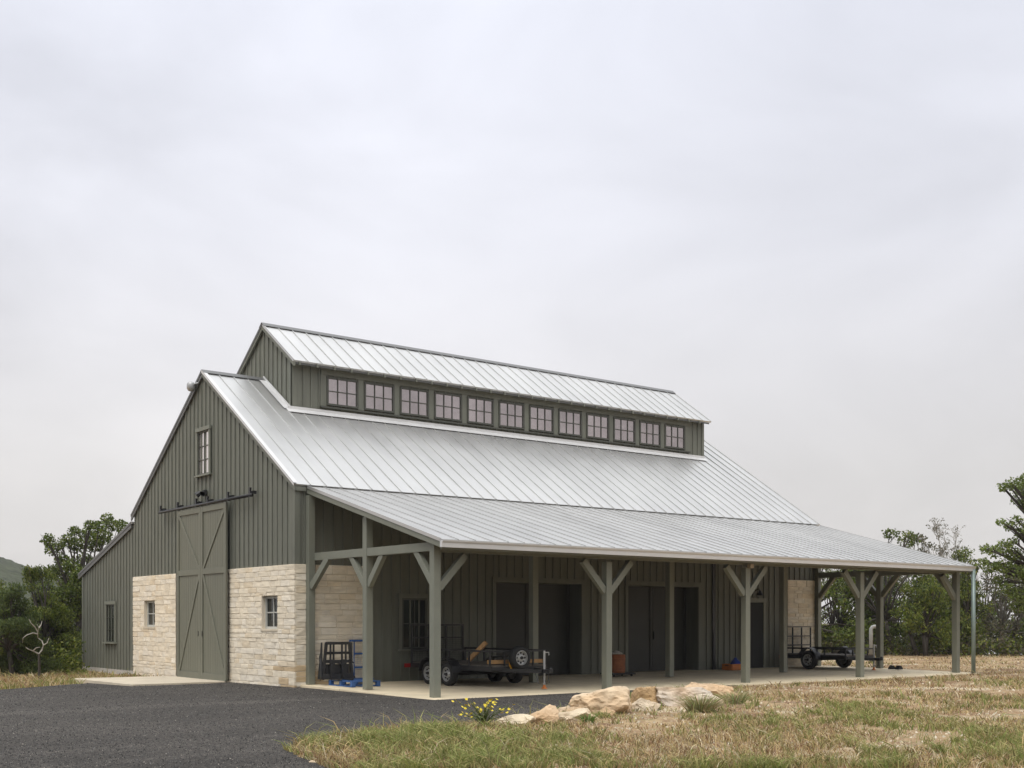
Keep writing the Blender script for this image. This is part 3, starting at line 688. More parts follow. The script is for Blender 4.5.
# foundation of the shed end
MB().box((-.012, W+.004, -.5), (.4, YSH+.02, -.031)).build('foundation', M['found'], barn)

# slabs -------------------------------------------------------------------
tag(MB().prism([(-5.98, -.3), (.1, -.3), (.1, 0), (-1, -.002), (-5.98, -.055)], 'x', .12, 20.75).build('porch_slab', M['slab'], bevel=.012), kind='structure')
ap = [(-.02, 3.75), (-2.75, 3.75), (-2.95, 7.9), (-.02, 7.75)]
b = MB(); b.prism(ap, 'z', -.3, -.055); tag(b.build('door_apron', M['apron'], bevel=.01), kind='structure')

# ------------------------------------------------------------------ trailers
def wheel(c, ax, par, r=.29, wd=.19, name='wheel'):
    b = MB(); w2 = wd/2
    b.lathe(c, ax, [(-w2, r*.62), (-w2-.0, r*.80), (-w2*.8, r*.96), (-w2*.5, r), (w2*.5, r), (w2*.8, r*.96), (w2, r*.80), (w2, r*.62), (w2*.4, r*.60), (-w2*.4, r*.60), (-w2, r*.62)], 32)
    o = b.build('tyre', M['rubber'], None, smooth=True)
    root = b = MB(); rr = r*.62
    b.lathe(c, ax, [(w2*.95, rr), (w2*.98, rr*.93), (w2*.45, rr*.86), (w2*.35, rr*.6), (w2*.75, rr*.42), (w2*.8, rr*.2), (w2*.8, .001)], 32)
    b.lathe(c, ax, [(-w2*.9, rr), (-w2*.2, rr*.9), (w2*.3, rr*.6)], 32)
    rim = b.build('rim', M['rim'], None, smooth=False)
    hb = MB(); hb.lathe(c, ax, [(w2*.8, rr*.24), (w2*1.2, rr*.2), (w2*1.25, .001)], 12)
    a = Vector(ax).normalized(); u = a.orthogonal().normalized(); v = a.cross(u)
    for k in range(8):
        t = 2*math.pi*k/8; p = Vector(c) + a*w2*.60 + (u*math.cos(t)+v*math.sin(t))*rr*.66
        hb.lathe(p, a, [(-.02, .024), (.004, .022), (.005, .001)], 8)
    o.name = name; o.parent = par; rim.parent = o; hb = hb.build('hub', M['blackm'], o)
    return o
def trailer(loc, hw, ln, zdk, rails, axles, label, spare, gate_h, seed, wheel_r=.29, tl=.95):
    # local frame: +x across, tongue towards -y, rear at y=0
    t = tag(empty('utility_trailer', loc), label, 'trailer')
    b = MB()
    for s in (-1, 1): b.bar((s*(hw-.03), 0, zdk-.06), (s*(hw-.03), -ln, zdk-.06), .06, .12)
    for k in range(7): y = -ln*k/6; b.bar((-hw+.06, y, zdk-.06), (hw-.06, y, zdk-.06), .05, .08)
    b.build('frame', M['blackm'], t)
    MB().box((-hw+.07, -ln+.03, zdk-.015), (hw-.07, -.03, zdk+.025)).build('deck', M['deckwood'], t)
    b = MB(); zr_ = zdk+rails
    for s in (-1, 1):
        b.bar((s*(hw-.025), 0, zr_), (s*(hw-.025), -ln, zr_), .045, .045)
        n = max(3, int(ln/.8))
        for k in range(n+1): b.bar((s*(hw-.025), -ln*k/n*.98-.02, zdk), (s*(hw-.025), -ln*k/n*.98-.02, zr_-.02), .04, .04)
    b.bar((-hw+.05, -ln+.02, zr_), (hw-.05, -ln+.02, zr_), .045, .045)
    for k in range(1, 4): b.bar((-hw+2*hw*k/4, -ln+.02, zdk), (-hw+2*hw*k/4, -ln+.02, zr_-.02), .035, .035)
    b.build('rail', M['blackm'], t)
    b = MB(); tz = zdk-.10; ty = -ln-tl
    for s in (-1, 1): b.bar((s*(hw-.25), -ln+.25, tz), (s*.06, ty, tz), .06, .09)
    b.bar((0, ty+.05, tz), (0, ty-.2, tz), .10, .09); b.build('tongue', M['blackm'], t)
    b = MB(); b.lathe((0, ty-.24, tz+.02), (0, 0, 1), [(-.05, .05), (.04, .055), (.07, .03), (.075, .001)], 12); b.build('coupler', M['blackm'], t)
    b = MB(); jy = ty+.12; b.tube([(.1, jy, .10), (.1, jy, zdk+.38)], .026, 8); b.tube([(.1, jy, zdk+.34), (.24, jy, zdk+.34), (.24, jy, zdk+.27)], .012, 6)
    b.build('jack', M['lampg'], t); b = MB(); b.lathe((.1, jy, .0), (0, 0, 1), [(0, .075), (.02, .07), (.035, .04), (.09, .03)], 12); b.build('jack_foot', M['orange'], t)
    b = MB()
    for s in (-1, 1): b.tube([(s*.07, ty-.05, tz-.03), (s*.09, ty-.08, .16), (s*.11, ty+.06, .12), (s*.12, ty+.2, tz-.03)], .01, 5)
    b.build('safety_chain', M['blackm'], t)
    for ay in axles:
        b = MB(); b.tube([(-hw-.05, ay, wheel_r), (hw+.05, ay, wheel_r)], .035, 8); b.build('axle', M['blackm'], t)
        for s in (-1, 1): wheel((s*(hw+.14), ay, wheel_r), (s, 0, 0), t, wheel_r)
    a0, a1 = max(axles), min(axles)
    for s in (-1, 1):
        R_ = wheel_r+.07; pts = [(a0+R_, wheel_r+.05)] + [(a0+R_*math.cos(q), wheel_r+.02+R_*math.sin(q)) for q in (.5, 1.0, 1.5)] + [(a1+R_*math.cos(q), wheel_r+.02+R_*math.sin(q)) for q in (1.64, 2.14, 2.64)] + [(a1-R_, wheel_r+.05)]
        b = MB()
        for p, q in zip(pts[:-1], pts[1:]):
            vs = [(s*(hw+x), y, z+dz) for dz in (0, .012) for (y, z) in (p, q) for x in (.015, .27)]
            b.add(vs, [(0,1,3,2),(4,6,7,5),(0,2,6,4),(1,5,7,3),(0,4,5,1),(2,3,7,6)])
        b.build('fender', M['blackm'], t)
    # upright ramp gate with mesh
    b = MB(); gw = hw-.06; z0 = zdk; z1 = zdk+gate_h; y = .04
    for x in (-gw, -gw/3, gw/3, gw): b.bar((x, y, z0), (x, y, z1-.022), .04, .04)
    for z in (z0+.02, z0+gate_h*.33, z0+gate_h*.66, z1): b.bar((-gw-.02, y, z), (gw+.02, y, z), .045, .035)
    g_ = b.build('ramp_gate', M['blackm'], t)
    b = MB(); x = -gw+.05
    while x < gw: b.bar((x, y+.01, z0+.04), (x, y+.01, z1-.04), .004, .004); x += .05
    z = z0+.08
    while z < z0+gate_h*.66: b.bar((-gw, y+.012, z), (gw, y+.012, z), .004, .004); z += .05
    b.build('mesh', M['blackm'], g_)
    for s in (-1, 1): MB().box((s*(hw-.02), .01, zdk-.12), (s*(hw+.16), .05, zdk-.02)).build('tail_light', M['red'], t)
    if spare: wheel((-.09, -ln-.12, zdk+.20), (0, -1, 0), t, wheel_r, name='spare_wheel')
    return t
t1 = trailer((4.0, -.42, -.02), .88, 3.5, .52, .36, (-1.15, -1.98), 'black tandem axle utility trailer carrying a spare wheel on its front', True, .98, 1)
t2 = trailer((18.92, -.35, -.01), .78, 2.55, .46, .22, (-1.2,), 'small single axle black trailer with tall ramp gate at the far end of the porch', False, .93, 2, wheel_r=.31, tl=.55)
# things carried on the first trailer
def plank(loc, p, q, w_, t_, m, label):
    b = MB(); b.bar(p, q, w_, t_); o = b.build('wooden_plank', m); o.location = loc; return tag(o, label, 'plank', 'planks lying on the tandem trailer')
plank((0, 0, 0), (3.22, -3.72, .60), (4.02, -3.74, .60), .14, .09, M['wood'], 'short orange brown board left of the spare wheel at the front of the tandem trailer')
plank((0, 0, 0), (4.32, -3.72, .60), (4.85, -3.7, .60), .14, .09, M['wood'], 'shortest orange brown board, right of the spare wheel on the tandem trailer')
plank((0, 0, 0), (2.98+.35, -2.75, .62), (3.30+.30, -3.1, 1.06), .14, .10, M['wood'], 'brown board leaning up at an angle out of the tandem trailer bed')
b = MB(); b.box((3.66, -3.96, .50), (3.70, -3.945, .68)); b.bar((3.68, -3.955, .52), (3.73, -3.96, .40), .05, .02); tag(b.build('ratchet_strap', mat('strap yellow', (.75, .38, .02), .6)), 'yellow orange strap hanging off the front of the tandem trailer', 'strap')

# ------------------------------------------------------------------ things on the porch
def pallet(x, y, rz, label):
    b = MB()
    for k in range(7): b.box((0, k*.17, .115), (.80, k*.17+.10, .135))
    for k in range(3):
        for j in range(3): b.box((k*.35, j*.515, .022), (k*.35+.10, j*.515+.09, .114))
        b.box((k*.35, 0, 0), (k*.35+.10, 1.12, .021))
    o = b.build('pallet', M['blue']); o.location = (x, y, 0); o.rotation_euler = (0, 0, rz)
    return tag(o, label, 'pallet')
pallet(.60, -1.76, R(1), 'blue painted pallet lying on the concrete by the porch stone wall')
t = tag(empty('fork_attachment', (.80, -.70, .137), R(-8)), 'black steel loader fork frame standing upright by the stone wall', 'attachment')
b = MB()
for s in (-1, 1):
    b.prism([(0, 0), (.34, 0), (.16, .62), (.10, .92), (.02, .92)], 'x', s*.40, s*.385)
    b.bar((s*.39, 0, .0), (s*.30, -.02, .92), .06, .07)
b.bar((-.31, -.02, .9), (.31, -.02, .9), .06, .07); b.bar((-.4, 0, .08), (.4, 0, .08), .07, .14); b.bar((-.37, 0, .45), (.37, 0, .45), .06, .08); b.box((-.3, .02, .06), (.3, .14, .38)); b.bar((-.33, .02, .66), (.33, .02, .66), .05, .06); b.bar((-.42, .05, .02), (-.36, .28, .6), .02, .25); b.build('frame', M['blackm'], t)
for x in (-.2, -.12, .10, .2): MB().bar((x, -.03, .1), (x, -.04, .88), .035, .05).build('upright', M['blackm'], t)
for s in (-1, 1): b = MB(); b.bar((s*.15, -.05, .02), (s*.15, -.05, .5), .10, .045); b.bar((s*.15, -.03, .015), (s*.15, -.55, .015), .10, .03); b.build('fork', M['blackm'], t)
b = MB(); b.tube([(-.25, -.05, .3), (-.1, -.12, .42), (.12, -.12, .38), (.3, -.05, .5), (.42, -.02, .4)], .014, 6); b.build('hose', M['rubber'], t)
t = tag(empty('hand_cart', (1.60, -.13, 0)), 'tall blue hand cart with wire basket against the stone wall, half behind a porch post', 'cart')
b = MB()
for x in (0, .34): b.tube([(x, 0, .12), (x, 0, 1.1)], .018, 8)
for z in (.4, .75, 1.08): b.bar((0, 0, z), (.34, 0, z), .03, .05)
b.box((-.14, -.08, 1.06), (.4, .02, 1.11)); b.build('frame', M['blue'], t)
MB().box((-.05, -.30, .10), (.4, .03, .13)).build('toe_plate', M['blue'], t)
b = MB()
for z in (.50, .56, .62, .68):
    for p, q in (((-.2, -.22), (.3, -.22)), ((-.2, 0), (-.2, -.22)), ((.3, 0), (.3, -.22))): b.bar((p[0], p[1], z), (q[0], q[1], z), .008, .008)
for k in range(7): b.bar((-.2+k*.083, -.22, .5), (-.2+k*.083, -.22, .68), .006, .006)
b.build('basket', M['lampg'], t)
for x in (-.03, .39): MB().lathe((x, .03, .10), (1, 0, 0), [(-.03, .02), (-.03, .1), (.03, .1), (.03, .02)], 16).build('wheel', M['rubber'], t)

t = tag(empty('storage_bin', (9.52, -1.45, 0), R(-5)), 'rust orange steel bin on a dark low base beside the second front post', 'bin')
MB().box((-.42, -.3, .05), (.42, .3, .1)).build('base_plate', M['blackm'], t, bevel=.01)
for x in (-.32, .32):
    for y in (-.22, .22): MB().lathe((x, y, .03), (1, 0, 0), [(-.02, .005), (-.02, .03), (.02, .03), (.02, .005)], 10).build('caster', M['rubber'], t)
b = MB(); b.lathe((0, 0, .10), (0, 0, 1), [(0, .001), (0, .19), (.04, .21), (.12, .21), (.13, .218), (.15, .21), (.38, .21), (.39, .218), (.42, .21), (.50, .21), (.52, .2), (.53, .001)], 20); b.build('drum', M['rust'], t, smooth=False)
b = MB(); b.lathe((-.06, 0, .636), (0, 0, 1), [(0, .17), (.03, .18), (.05, .12), (.09, .06), (.1, .001)], 14); o = b.build('cloth', M['pale']); o.location = (9.52, -1.45, 0)
tag(o, 'pale crumpled cloth lying on the rust orange bin', 'cloth')
t = tag(empty('tool_crate', (15.35, -.62, 0), R(4)), 'low open orange crate on the porch concrete by the narrow dark wall post', 'crate')
b = MB()
for s in (-1, 1): b.box((-.33, s*.2-.012, .02), (.33, s*.2+.012, .2)); b.box((s*.33-.012, -.188, .02), (s*.33+.012, .188, .2))
b.box((-.32, -.188, .0), (.32, .188, .019)); b.build('box', M['orange'], t, bevel=.006)
for s in (-1, 1): MB().bar((s*.35, -.07, .15), (s*.35, .07, .15), .02, .02).build('handle', M['blackm'], t)
b = MB(); b.lathe((0, 0, 0), (0, 0, 1), [(0, .001), (0, .15), (.06, .20), (.16, .19), (.26, .13), (.33, .06), (.36, .05), (.39, .001)], 14)
rr = random.Random(5); b.v = [(x*(1+rr.uniform(-.14, .14)), y*(1+rr.uniform(-.14, .14)), z) for x, y, z in b.v]
o = b.build('cloth_bag', M['bluecloth'], smooth=True); o.location = (15.44, -.62, .02); tag(o, 'blue cloth bag slumped inside the low orange crate', 'bag')
for k, (px, py, lb) in enumerate(((892, 669.2, 'left one of two small black wheel chocks on the far end of the slab'), (899, 669.5, 'right one of two small black wheel chocks on the far end of the slab'))):
    p = gp(px, py, 0); b = MB(); b.prism([(-.11, 0), (.11, 0), (.09, .06), (.02, .13), (-.04, .13), (-.1, .04)], 'y', -.08, .08)
    o = b.build('wheel_chock', M['rubber'], bevel=.008); o.location = (p.x, p.y, 0); o.rotation_euler = (0, 0, R(-30+k*25)); tag(o, lb, 'wheel chock', 'wheel chocks on the slab')
# white standpipe in the field
p = at(871, 47); z0 = h(p.x, p.y); b = MB(); zz = zt(627, 47)
b.tube([(0, 0, -.1), (0, 0, zz-z0-.08), (.05, -.03, zz-z0), (.12, -.08, zz-z0+.02), (.28, -.2, zz-z0)], .075, 10); o = b.build('stand_pipe', M['whitep'], smooth=True); o.location = (p.x, p.y, z0)
tag(o, 'white bent pipe standing in the dry field behind the far trailer', 'pipe')

# ------------------------------------------------------------------ boulders
def boulder(px, py, wpx, hpx, seed, col, label, dz=0, flat=1., ang=0):
    p = gp(px, py, .0); dist = (p - Vector((CX, CY))).length; s = dist/FPX; rx = wpx*s/2; rz = hpx*s*.85; ry = rx*.8
    import bmesh
    bm = bmesh.new(); bmesh.ops.create_icosphere(bm, subdivisions=5, radius=1)
    rr = random.Random(seed); pl = []
    for _ in range(16):
        n = Vector((rr.gauss(0, 1), rr.gauss(0, 1), rr.gauss(0, .8)+.25)).normalized(); pl.append((n, rr.uniform(.50, .80)))
    o = Vector((seed*3.1, 1.7, .3))
    for v in bm.verts:
        c = v.co.copy()
        for n, d in pl:
            t = c.dot(n)-d
            if t > 0: c -= n*t*.98
        c += c.normalized()*(noise.noise(c*1.7+o)*.12 + abs(noise.noise(c*4+o))*-.10 + noise.noise(c*11+o)*.03 + noise.noise(c*26+o)*.012)
        v.co = Vector((c.x*rx*1.5, c.y*ry*1.4, c.z*rz*1.15))
    me = bpy.data.meshes.new('boulder'); bm.to_mesh(me); bm.free()
    cs = []
    for v in me.vertices:
        k = noise.noise(v.co*2.2+o*2)*.5+.5; q = max(0, min(1, (k-.35)*2.6)); st = (.50, .33, .18)
        base = [a*(1-.65*q)+bq*.65*q for a, bq in zip(col, st)]
        cs.append((*base, 1))
    ca = me.color_attributes.new('tint', 'FLOAT_COLOR', 'POINT'); ca.data.foreach_set('color', np.array(cs, 'f').ravel())
    me.materials.append(M['boulder'])
    fwd = FW*(ry*.5); ob = bpy.data.objects.new('boulder', me); COL.objects.link(ob)
    zz = h(p.x+fwd.x, p.y+fwd.y); ob.location = (p.x+fwd.x, p.y+fwd.y, zz + rz*.30 + dz); ob.rotation_euler = (0, 0, YAW-R(90)+R(ang))
    me.polygons.foreach_set('use_smooth', [False]*len(me.polygons))
    return tag(ob, label, 'boulder', 'boulders along the edge of the drive')
TAN = (.64, .51, .35); PAL = (.62, .52, .37); OR = (.60, .44, .28)
boulder(519, 727, 36, 9, 2, PAL, 'flat pale boulder at the left end of the row, beside the yellow flowers')
boulder(543, 726, 30, 18, 4, OR, 'rounded orange tan boulder, second from the left end of the row')
boulder(577, 722, 42, 12, 6, PAL, 'low pale boulder lying in front of a taller one, third from the left')
boulder(578, 714, 40, 13, 8, TAN, 'tan boulder behind the low pale one, left of the biggest boulder')
boulder(608, 714, 60, 26, 10, TAN, 'biggest tan boulder in the row with an undercut shaded front')
boulder(607, 717, 18, 8, 12, OR, 'smallest orange stone lying in front of the biggest boulder')
boulder(646, 711, 26, 12, 14, (.66, .59, .46), 'small whitish boulder lying in front of the brown one')
boulder(644, 706, 28, 20, 16, (.42, .28, .14), 'brown upright boulder just right of the biggest boulder')
boulder(682, 706, 56, 20, 18, (.62, .54, .44), 'long greyish pale boulder right of the brown one')
boulder(714, 699, 46, 17, 20, OR, 'low orange boulder at the right end of the row near the porch slab')
for k, (px, py, wp, lb) in enumerate(((312, 757, 9, 'small pale stone on the grass edge nearest the camera'), (166, 733, 4, 'tiny white pebble lying out on the dark drive'))):
    boulder(px, py, wp, wp*.5, 30+2*k, PAL, lb)

# ------------------------------------------------------------------ grass
rng = np.random.default_rng(11)
def fbm(x, y, s, seed=0, o=3):
    v = 0; a = 1
    for _ in range(o): v += a*noise.noise(Vector((x*s+seed, y*s-seed, seed*.37))); s *= 2.1; a *= .5
    return v
def grass_ok(x, y):
    if -.1 < x < 21 and -6.02 < y < 17: return False
    if -3.0 < x < .2 and 3.6 < y < 8: return False
    return True
DRB = [tuple(q) for q in DRIVE]
def make_grass(n, dmin, dmax, px0, px1, name, label=None, hs=1.):
    V = []; F = []; Cc = []; k = 0
    u = rng.random(n); ds = 1/(1/dmin + u*(1/dmax-1/dmin)); pxs = rng.uniform(px0, px1, n); rs = rng.random((n, 8))
    for i in range(n):
        d = ds[i]; p = at(pxs[i], d); x, y = p.x, p.y
        if not grass_ok(x, y): continue
        if in_poly((x, y), DRB): continue
        g = fbm(x, y, .32, 3.3); g2 = fbm(x, y, 1.3, 9.1); g3 = fbm(x, y, 3.7, 14.2, 2); dirt = fbm(x*.7, y*.9, .45, 21.7)
        dens = .50 + .7*g2 + .7*g3 - (1.5+1.2*sm(0, 10, x))*max(0, dirt-.02)
        front = sm(20, 14.5, d)
        ed = edge_dist((x, y), G) if d < 32 else 9
        edge = sm(1.3, .1, ed)
        verge = 1. if x < 0 and y > 4 else 0.
        if rs[i, 0] > dens + .12*front + .2*edge + .6*verge: continue
        tall = (.025 + .07*rs[i, 1]**2 + .06*front*rs[i, 1] + .08*edge*rs[i, 1] + .12*verge*rs[i, 1] + .07*max(0, g+g2+g3))*hs
        if rs[i, 7] < .03: tall *= 2.0
        green = g*.7 + .9*g3 + .22*front - .10 + .14*verge - .36*sm(0, 12, x) + .06*edge + .5*(rs[i, 2]-.5) + .3*g2
        if green > .30: c = np.array((.20, .24, .06)) if rs[i, 3] < .5 else np.array((.34, .32, .12))
        elif green > .08: c = np.array((.36, .30, .12)) if rs[i, 3] < .6 else np.array((.17, .16, .055))
        elif rs[i, 3] < .45: c = np.array((.50, .37, .18))
        elif rs[i, 3] < .82: c = np.array((.24, .145, .075))
        else: c = np.array((.60, .51, .34))
        c = c*(.7+.6*rs[i, 4])
        wv = (.0022 + .00028*d)*(1+rs[i, 5])*.7
        th = rs[i, 6]*6.283; ln = (.2+1.3*rs[i, 5])*tall; ph = rs[i, 7]*97.
        z = h(x, y)-.004; dx, dy = math.cos(th)*wv, math.sin(th)*wv; lx, ly = math.cos(ph)*ln, math.sin(ph)*ln
        V += [(x-dx, y-dy, z), (x+dx, y+dy, z), (x+dx*.6+lx*.35, y+dy*.6+ly*.35, z+tall*.62), (x-dx*.6+lx*.35, y-dy*.6+ly*.35, z+tall*.6), (x+lx, y+ly, z+tall*.85)]
        F += [(k, k+1, k+2, k+3), (k+3, k+2, k+4)]; k += 5
        Cc += [(*c, 1)]*5
    b = MB(); b.v = V; b.f = F; b.c = Cc
    return tag(b.build(name, M['blade'], fix=False), label, None, None, 'stuff')
make_grass(330000, 12.5, 62, -20, 1044, 'grass')

def tuft(px, py, n, hgt, rad, cols, name, label, cat, z=-.03, group=None):
    p = gp(px, py, z); rr = random.Random(int(px)); b = MB(); b.c = []
    z0 = h(p.x, p.y)
    for i in range(n):
        a = rr.uniform(0, 6.283); r = rad*math.sqrt(rr.random())*.4; x, y = math.cos(a)*r, math.sin(a)*r
        hh = hgt*rr.uniform(.5, 1); sp = rad*rr.uniform(.2, 1); wv = .007*rr.uniform(.7, 1.3); t = rr.uniform(0, 6.28)
        dx, dy = math.cos(t)*wv, math.sin(t)*wv; pts = []
        for f_ in (0, .4, .75, 1): pts.append((x+math.cos(a)*sp*f_**1.7, y+math.sin(a)*sp*f_**1.7, hh*(f_-.22*f_**3)))
        k = len(b.v); c = rr.choice(cols); c = [q*rr.uniform(.8, 1.2) for q in c]
        for j, q in enumerate(pts[:3]): s = 1-.25*j; b.v += [(q[0]-dx*s, q[1]-dy*s, q[2]), (q[0]+dx*s, q[1]+dy*s, q[2])]
        b.v.append(pts[3]); b.f += [(k, k+1, k+3, k+2), (k+2, k+3, k+5, k+4), (k+4, k+5, k+6)]; b.c += [(*c, 1)]*7
    o = b.build(name, M['blade'], fix=False); o.location = (p.x, p.y, z0); tag(o, label, cat, group); return o, p, z0
gc = [(.20, .22, .07), (.32, .31, .13), (.42, .36, .2)]
tuft(700, 716, 420, .42, .55, gc, 'grass_tuft', 'large arching yellow green grass tuft in front of the long greyish boulder', 'grass tuft', group='tall grass tufts')
tuft(735, 706, 240, .32, .45, gc, 'grass_tuft', 'straw coloured grass tuft at the right end of the boulder row', 'grass tuft', group='tall grass tufts')
tuft(588, 726, 120, .20, .22, [(.12, .18, .04), (.2, .25, .07)], 'grass_tuft', 'small bright green tuft in front of the low pale boulder', 'grass tuft', group='tall grass tufts')
# loose chips of aggregate on the drive and rubble in the dry field
def chips(n, dmin, dmax, px0, px1, test, cols, size, name, dz):
    V = []; F = []; Cc = []; u = rng.random(n); ds = 1/(1/dmin + u*(1/dmax-1/dmin)); pxs = rng.uniform(px0, px1, n); rs = rng.random((n, 10)); k = 0
    for i in range(n):
        p = at(pxs[i], ds[i]); x, y = p.x, p.y
        if not test(x, y): continue
        s = size*(.5+1.6*rs[i, 0]**3)*(.6+ds[i]*.035); z = h(x, y)+dz; a = rs[i, 1]*6.28
        for q in range(3): t = a+q*2.094+rs[i, 2+q]*.9; V.append((x+math.cos(t)*s, y+math.sin(t)*s, z-.004))
        V.append((x+(rs[i, 5]-.5)*s, y+(rs[i, 6]-.5)*s, z+s*(.5+.6*rs[i, 7])))
        F += [(k, k+1, k+3), (k+1, k+2, k+3), (k+2, k, k+3)]; k += 4
        c = np.array(cols[int(rs[i, 8]*len(cols))])*(.7+.6*rs[i, 9]); Cc += [(*c, 1)]*4
    b = MB(); b.v = V; b.f = F; b.c = Cc; tag(b.build(name, M['chip'], fix=False), kind='stuff')
M['chip'] = tinted('stone chips', .85, 0, var=.1)
def on_drive(x, y): return in_poly((x, y), DRB) and not (-.1 < x and -6.0 < y) and not (-3.0 < x < .2 and 3.7 < y < 7.95)
chips(110000, 12.3, 48, -10, 800, on_drive, [(.032, .031, .03)]*4+[(.06, .059, .056)]*5+[(.10, .098, .092)]*3+[(.16, .155, .145), (.24, .22, .19)], .0065, 'gravel', .032)
chips(26000, 12.5, 50, 280, 1040, lambda x, y: grass_ok(x, y) and not in_poly((x, y), DRB) and fbm(x*.7, y*.9, .45, 21.7) > -.12, [(.42, .33, .22), (.60, .53, .40), (.30, .20, .12), (.50, .40, .26)], .016, 'rubble', 0)
# yellow wildflower
p = gp(484, 730, -.02); z0 = h(p.x, p.y); t = tag(empty('wildflower_plant', (p.x, p.y, z0)), 'bushy wildflower with bright yellow blooms at the left end of the boulders', 'plant')
rr = random.Random(8); st = MB(); st.c = []; pe = MB(); lf = MB(); lf.c = []
for i in range(34):
    a = rr.uniform(0, 6.28); sp = rr.uniform(.05, .42); hh = rr.uniform(.22, .46)*(1-.3*sp); tip = Vector((math.cos(a)*sp, math.sin(a)*sp, hh))
    k = len(st.v); st.tube([(0, 0, 0), (tip.x*.35, tip.y*.35, hh*.55), tip], [.006, .005, .003], 4); st.c += [(.13, .17, .05, 1)]*(len(st.v)-k)
    for j in range(14):
        q = Vector((tip.x*.35, tip.y*.35, hh*.55)).lerp(tip, rr.random()) * rr.uniform(.4, 1); d = Vector((rr.gauss(0, 1), rr.gauss(0, 1), rr.gauss(.3, .6))).normalized()*.045; s = d.cross(Vector((0, 0, 1)))*.25
        lf.add([q, q+d*.5+s, q+d, q+d*.5-s], [(0, 1, 2, 3)]); lf.c += [(.14*rr.uniform(.8, 1.4), .18*rr.uniform(.8, 1.3), .06, 1)]*4
    for m_ in range(rr.choice((1, 1, 2, 3))):
        c = tip+Vector((rr.uniform(-.05, .05), rr.uniform(-.05, .05), rr.uniform(-.08, .03)))
        nrm = Vector((rr.gauss(0, .6), rr.gauss(0, .6)-.2, 1)).normalized(); u = nrm.orthogonal().normalized(); v = nrm.cross(u)
        for q in range(5):
            an = q*1.2566; d = (u*math.cos(an)+v*math.sin(an))*.026; s = nrm.cross(d)*.45
            pe.add([c, c+d*.6+s, c+d+nrm*.006, c+d*.6-s], [(0, 1, 2, 3)])
st.build('stem', M['leaf'], t); lf.build('leaves', M['leaf'], t, fix=False); pe.build('flowers', M['petal'], t, fix=False)

# ------------------------------------------------------------------ trees
def leaves(cl, per, size, cols, seed, asp=.55, updown=0., shell=.35):
    r = np.random.default_rng(seed); V = []; Cc = []
    for (c, rad, den) in cl:
        n = int(per*den); 
        if n < 1: continue
        d = r.normal(size=(n, 3)); d /= np.linalg.norm(d, axis=1)[:, None]; rr_ = r.random(n)**shell
        p = np.array(c) + d*rr_[:, None]*np.array(rad)
        p += r.normal(size=(n, 3))*np.array(rad)*.10
        a = r.normal(size=(n, 3)); a[:, 2] += updown; a /= np.linalg.norm(a, axis=1)[:, None]
        b_ = np.cross(a, r.normal(size=(n, 3))); b_ /= np.linalg.norm(b_, axis=1)[:, None]
        s = size*r.uniform(.6, 1.3, n)[:, None]
        q = np.stack([p-a*s, p+b_*s*asp, p+a*s, p-b_*s*asp], 1); V.append(q.reshape(-1, 3))
        base = np.array(cols)[r.integers(0, len(cols), n)]*r.uniform(.78, 1.25, n)[:, None]*r.uniform(.85, 1.18)
        Cc.append(np.repeat(np.concatenate([base, np.ones((n, 1))], 1), 4, axis=0))
    return np.concatenate(V), np.concatenate(Cc)
def leafmesh(name, V, Cc, m, parent):
    n = len(V)//4; me = bpy.data.meshes.new(name); me.vertices.add(4*n); me.vertices.foreach_set('co', V.astype('f').ravel())
    me.loops.add(4*n); me.loops.foreach_set('vertex_index', np.arange(4*n, dtype='i')); me.polygons.add(n)
    me.polygons.foreach_set('loop_start', np.arange(n, dtype='i')*4); me.polygons.foreach_set('loop_total', np.full(n, 4, dtype='i'))
    me.update(calc_edges=True); ca = me.color_attributes.new('tint', 'FLOAT_COLOR', 'POINT'); ca.data.foreach_set('color', Cc.astype('f').ravel())
    me.materials.append(m); o = bpy.data.objects.new(name, me); COL.objects.link(o); o.parent = parent; return o
OAK = [(.085, .12, .018), (.12, .16, .026), (.055, .08, .016), (.16, .18, .04)]
CED = [(.10, .135, .018), (.14, .175, .024), (.05, .072, .016), (.19, .20, .04)]
LITE = [(.13, .18, .035), (.17, .22, .05), (.10, .14, .03), (.21, .25, .07)]
GREY = [(.11, .11, .06), (.14, .13, .075), (.085, .09, .045), (.17, .14, .09)]
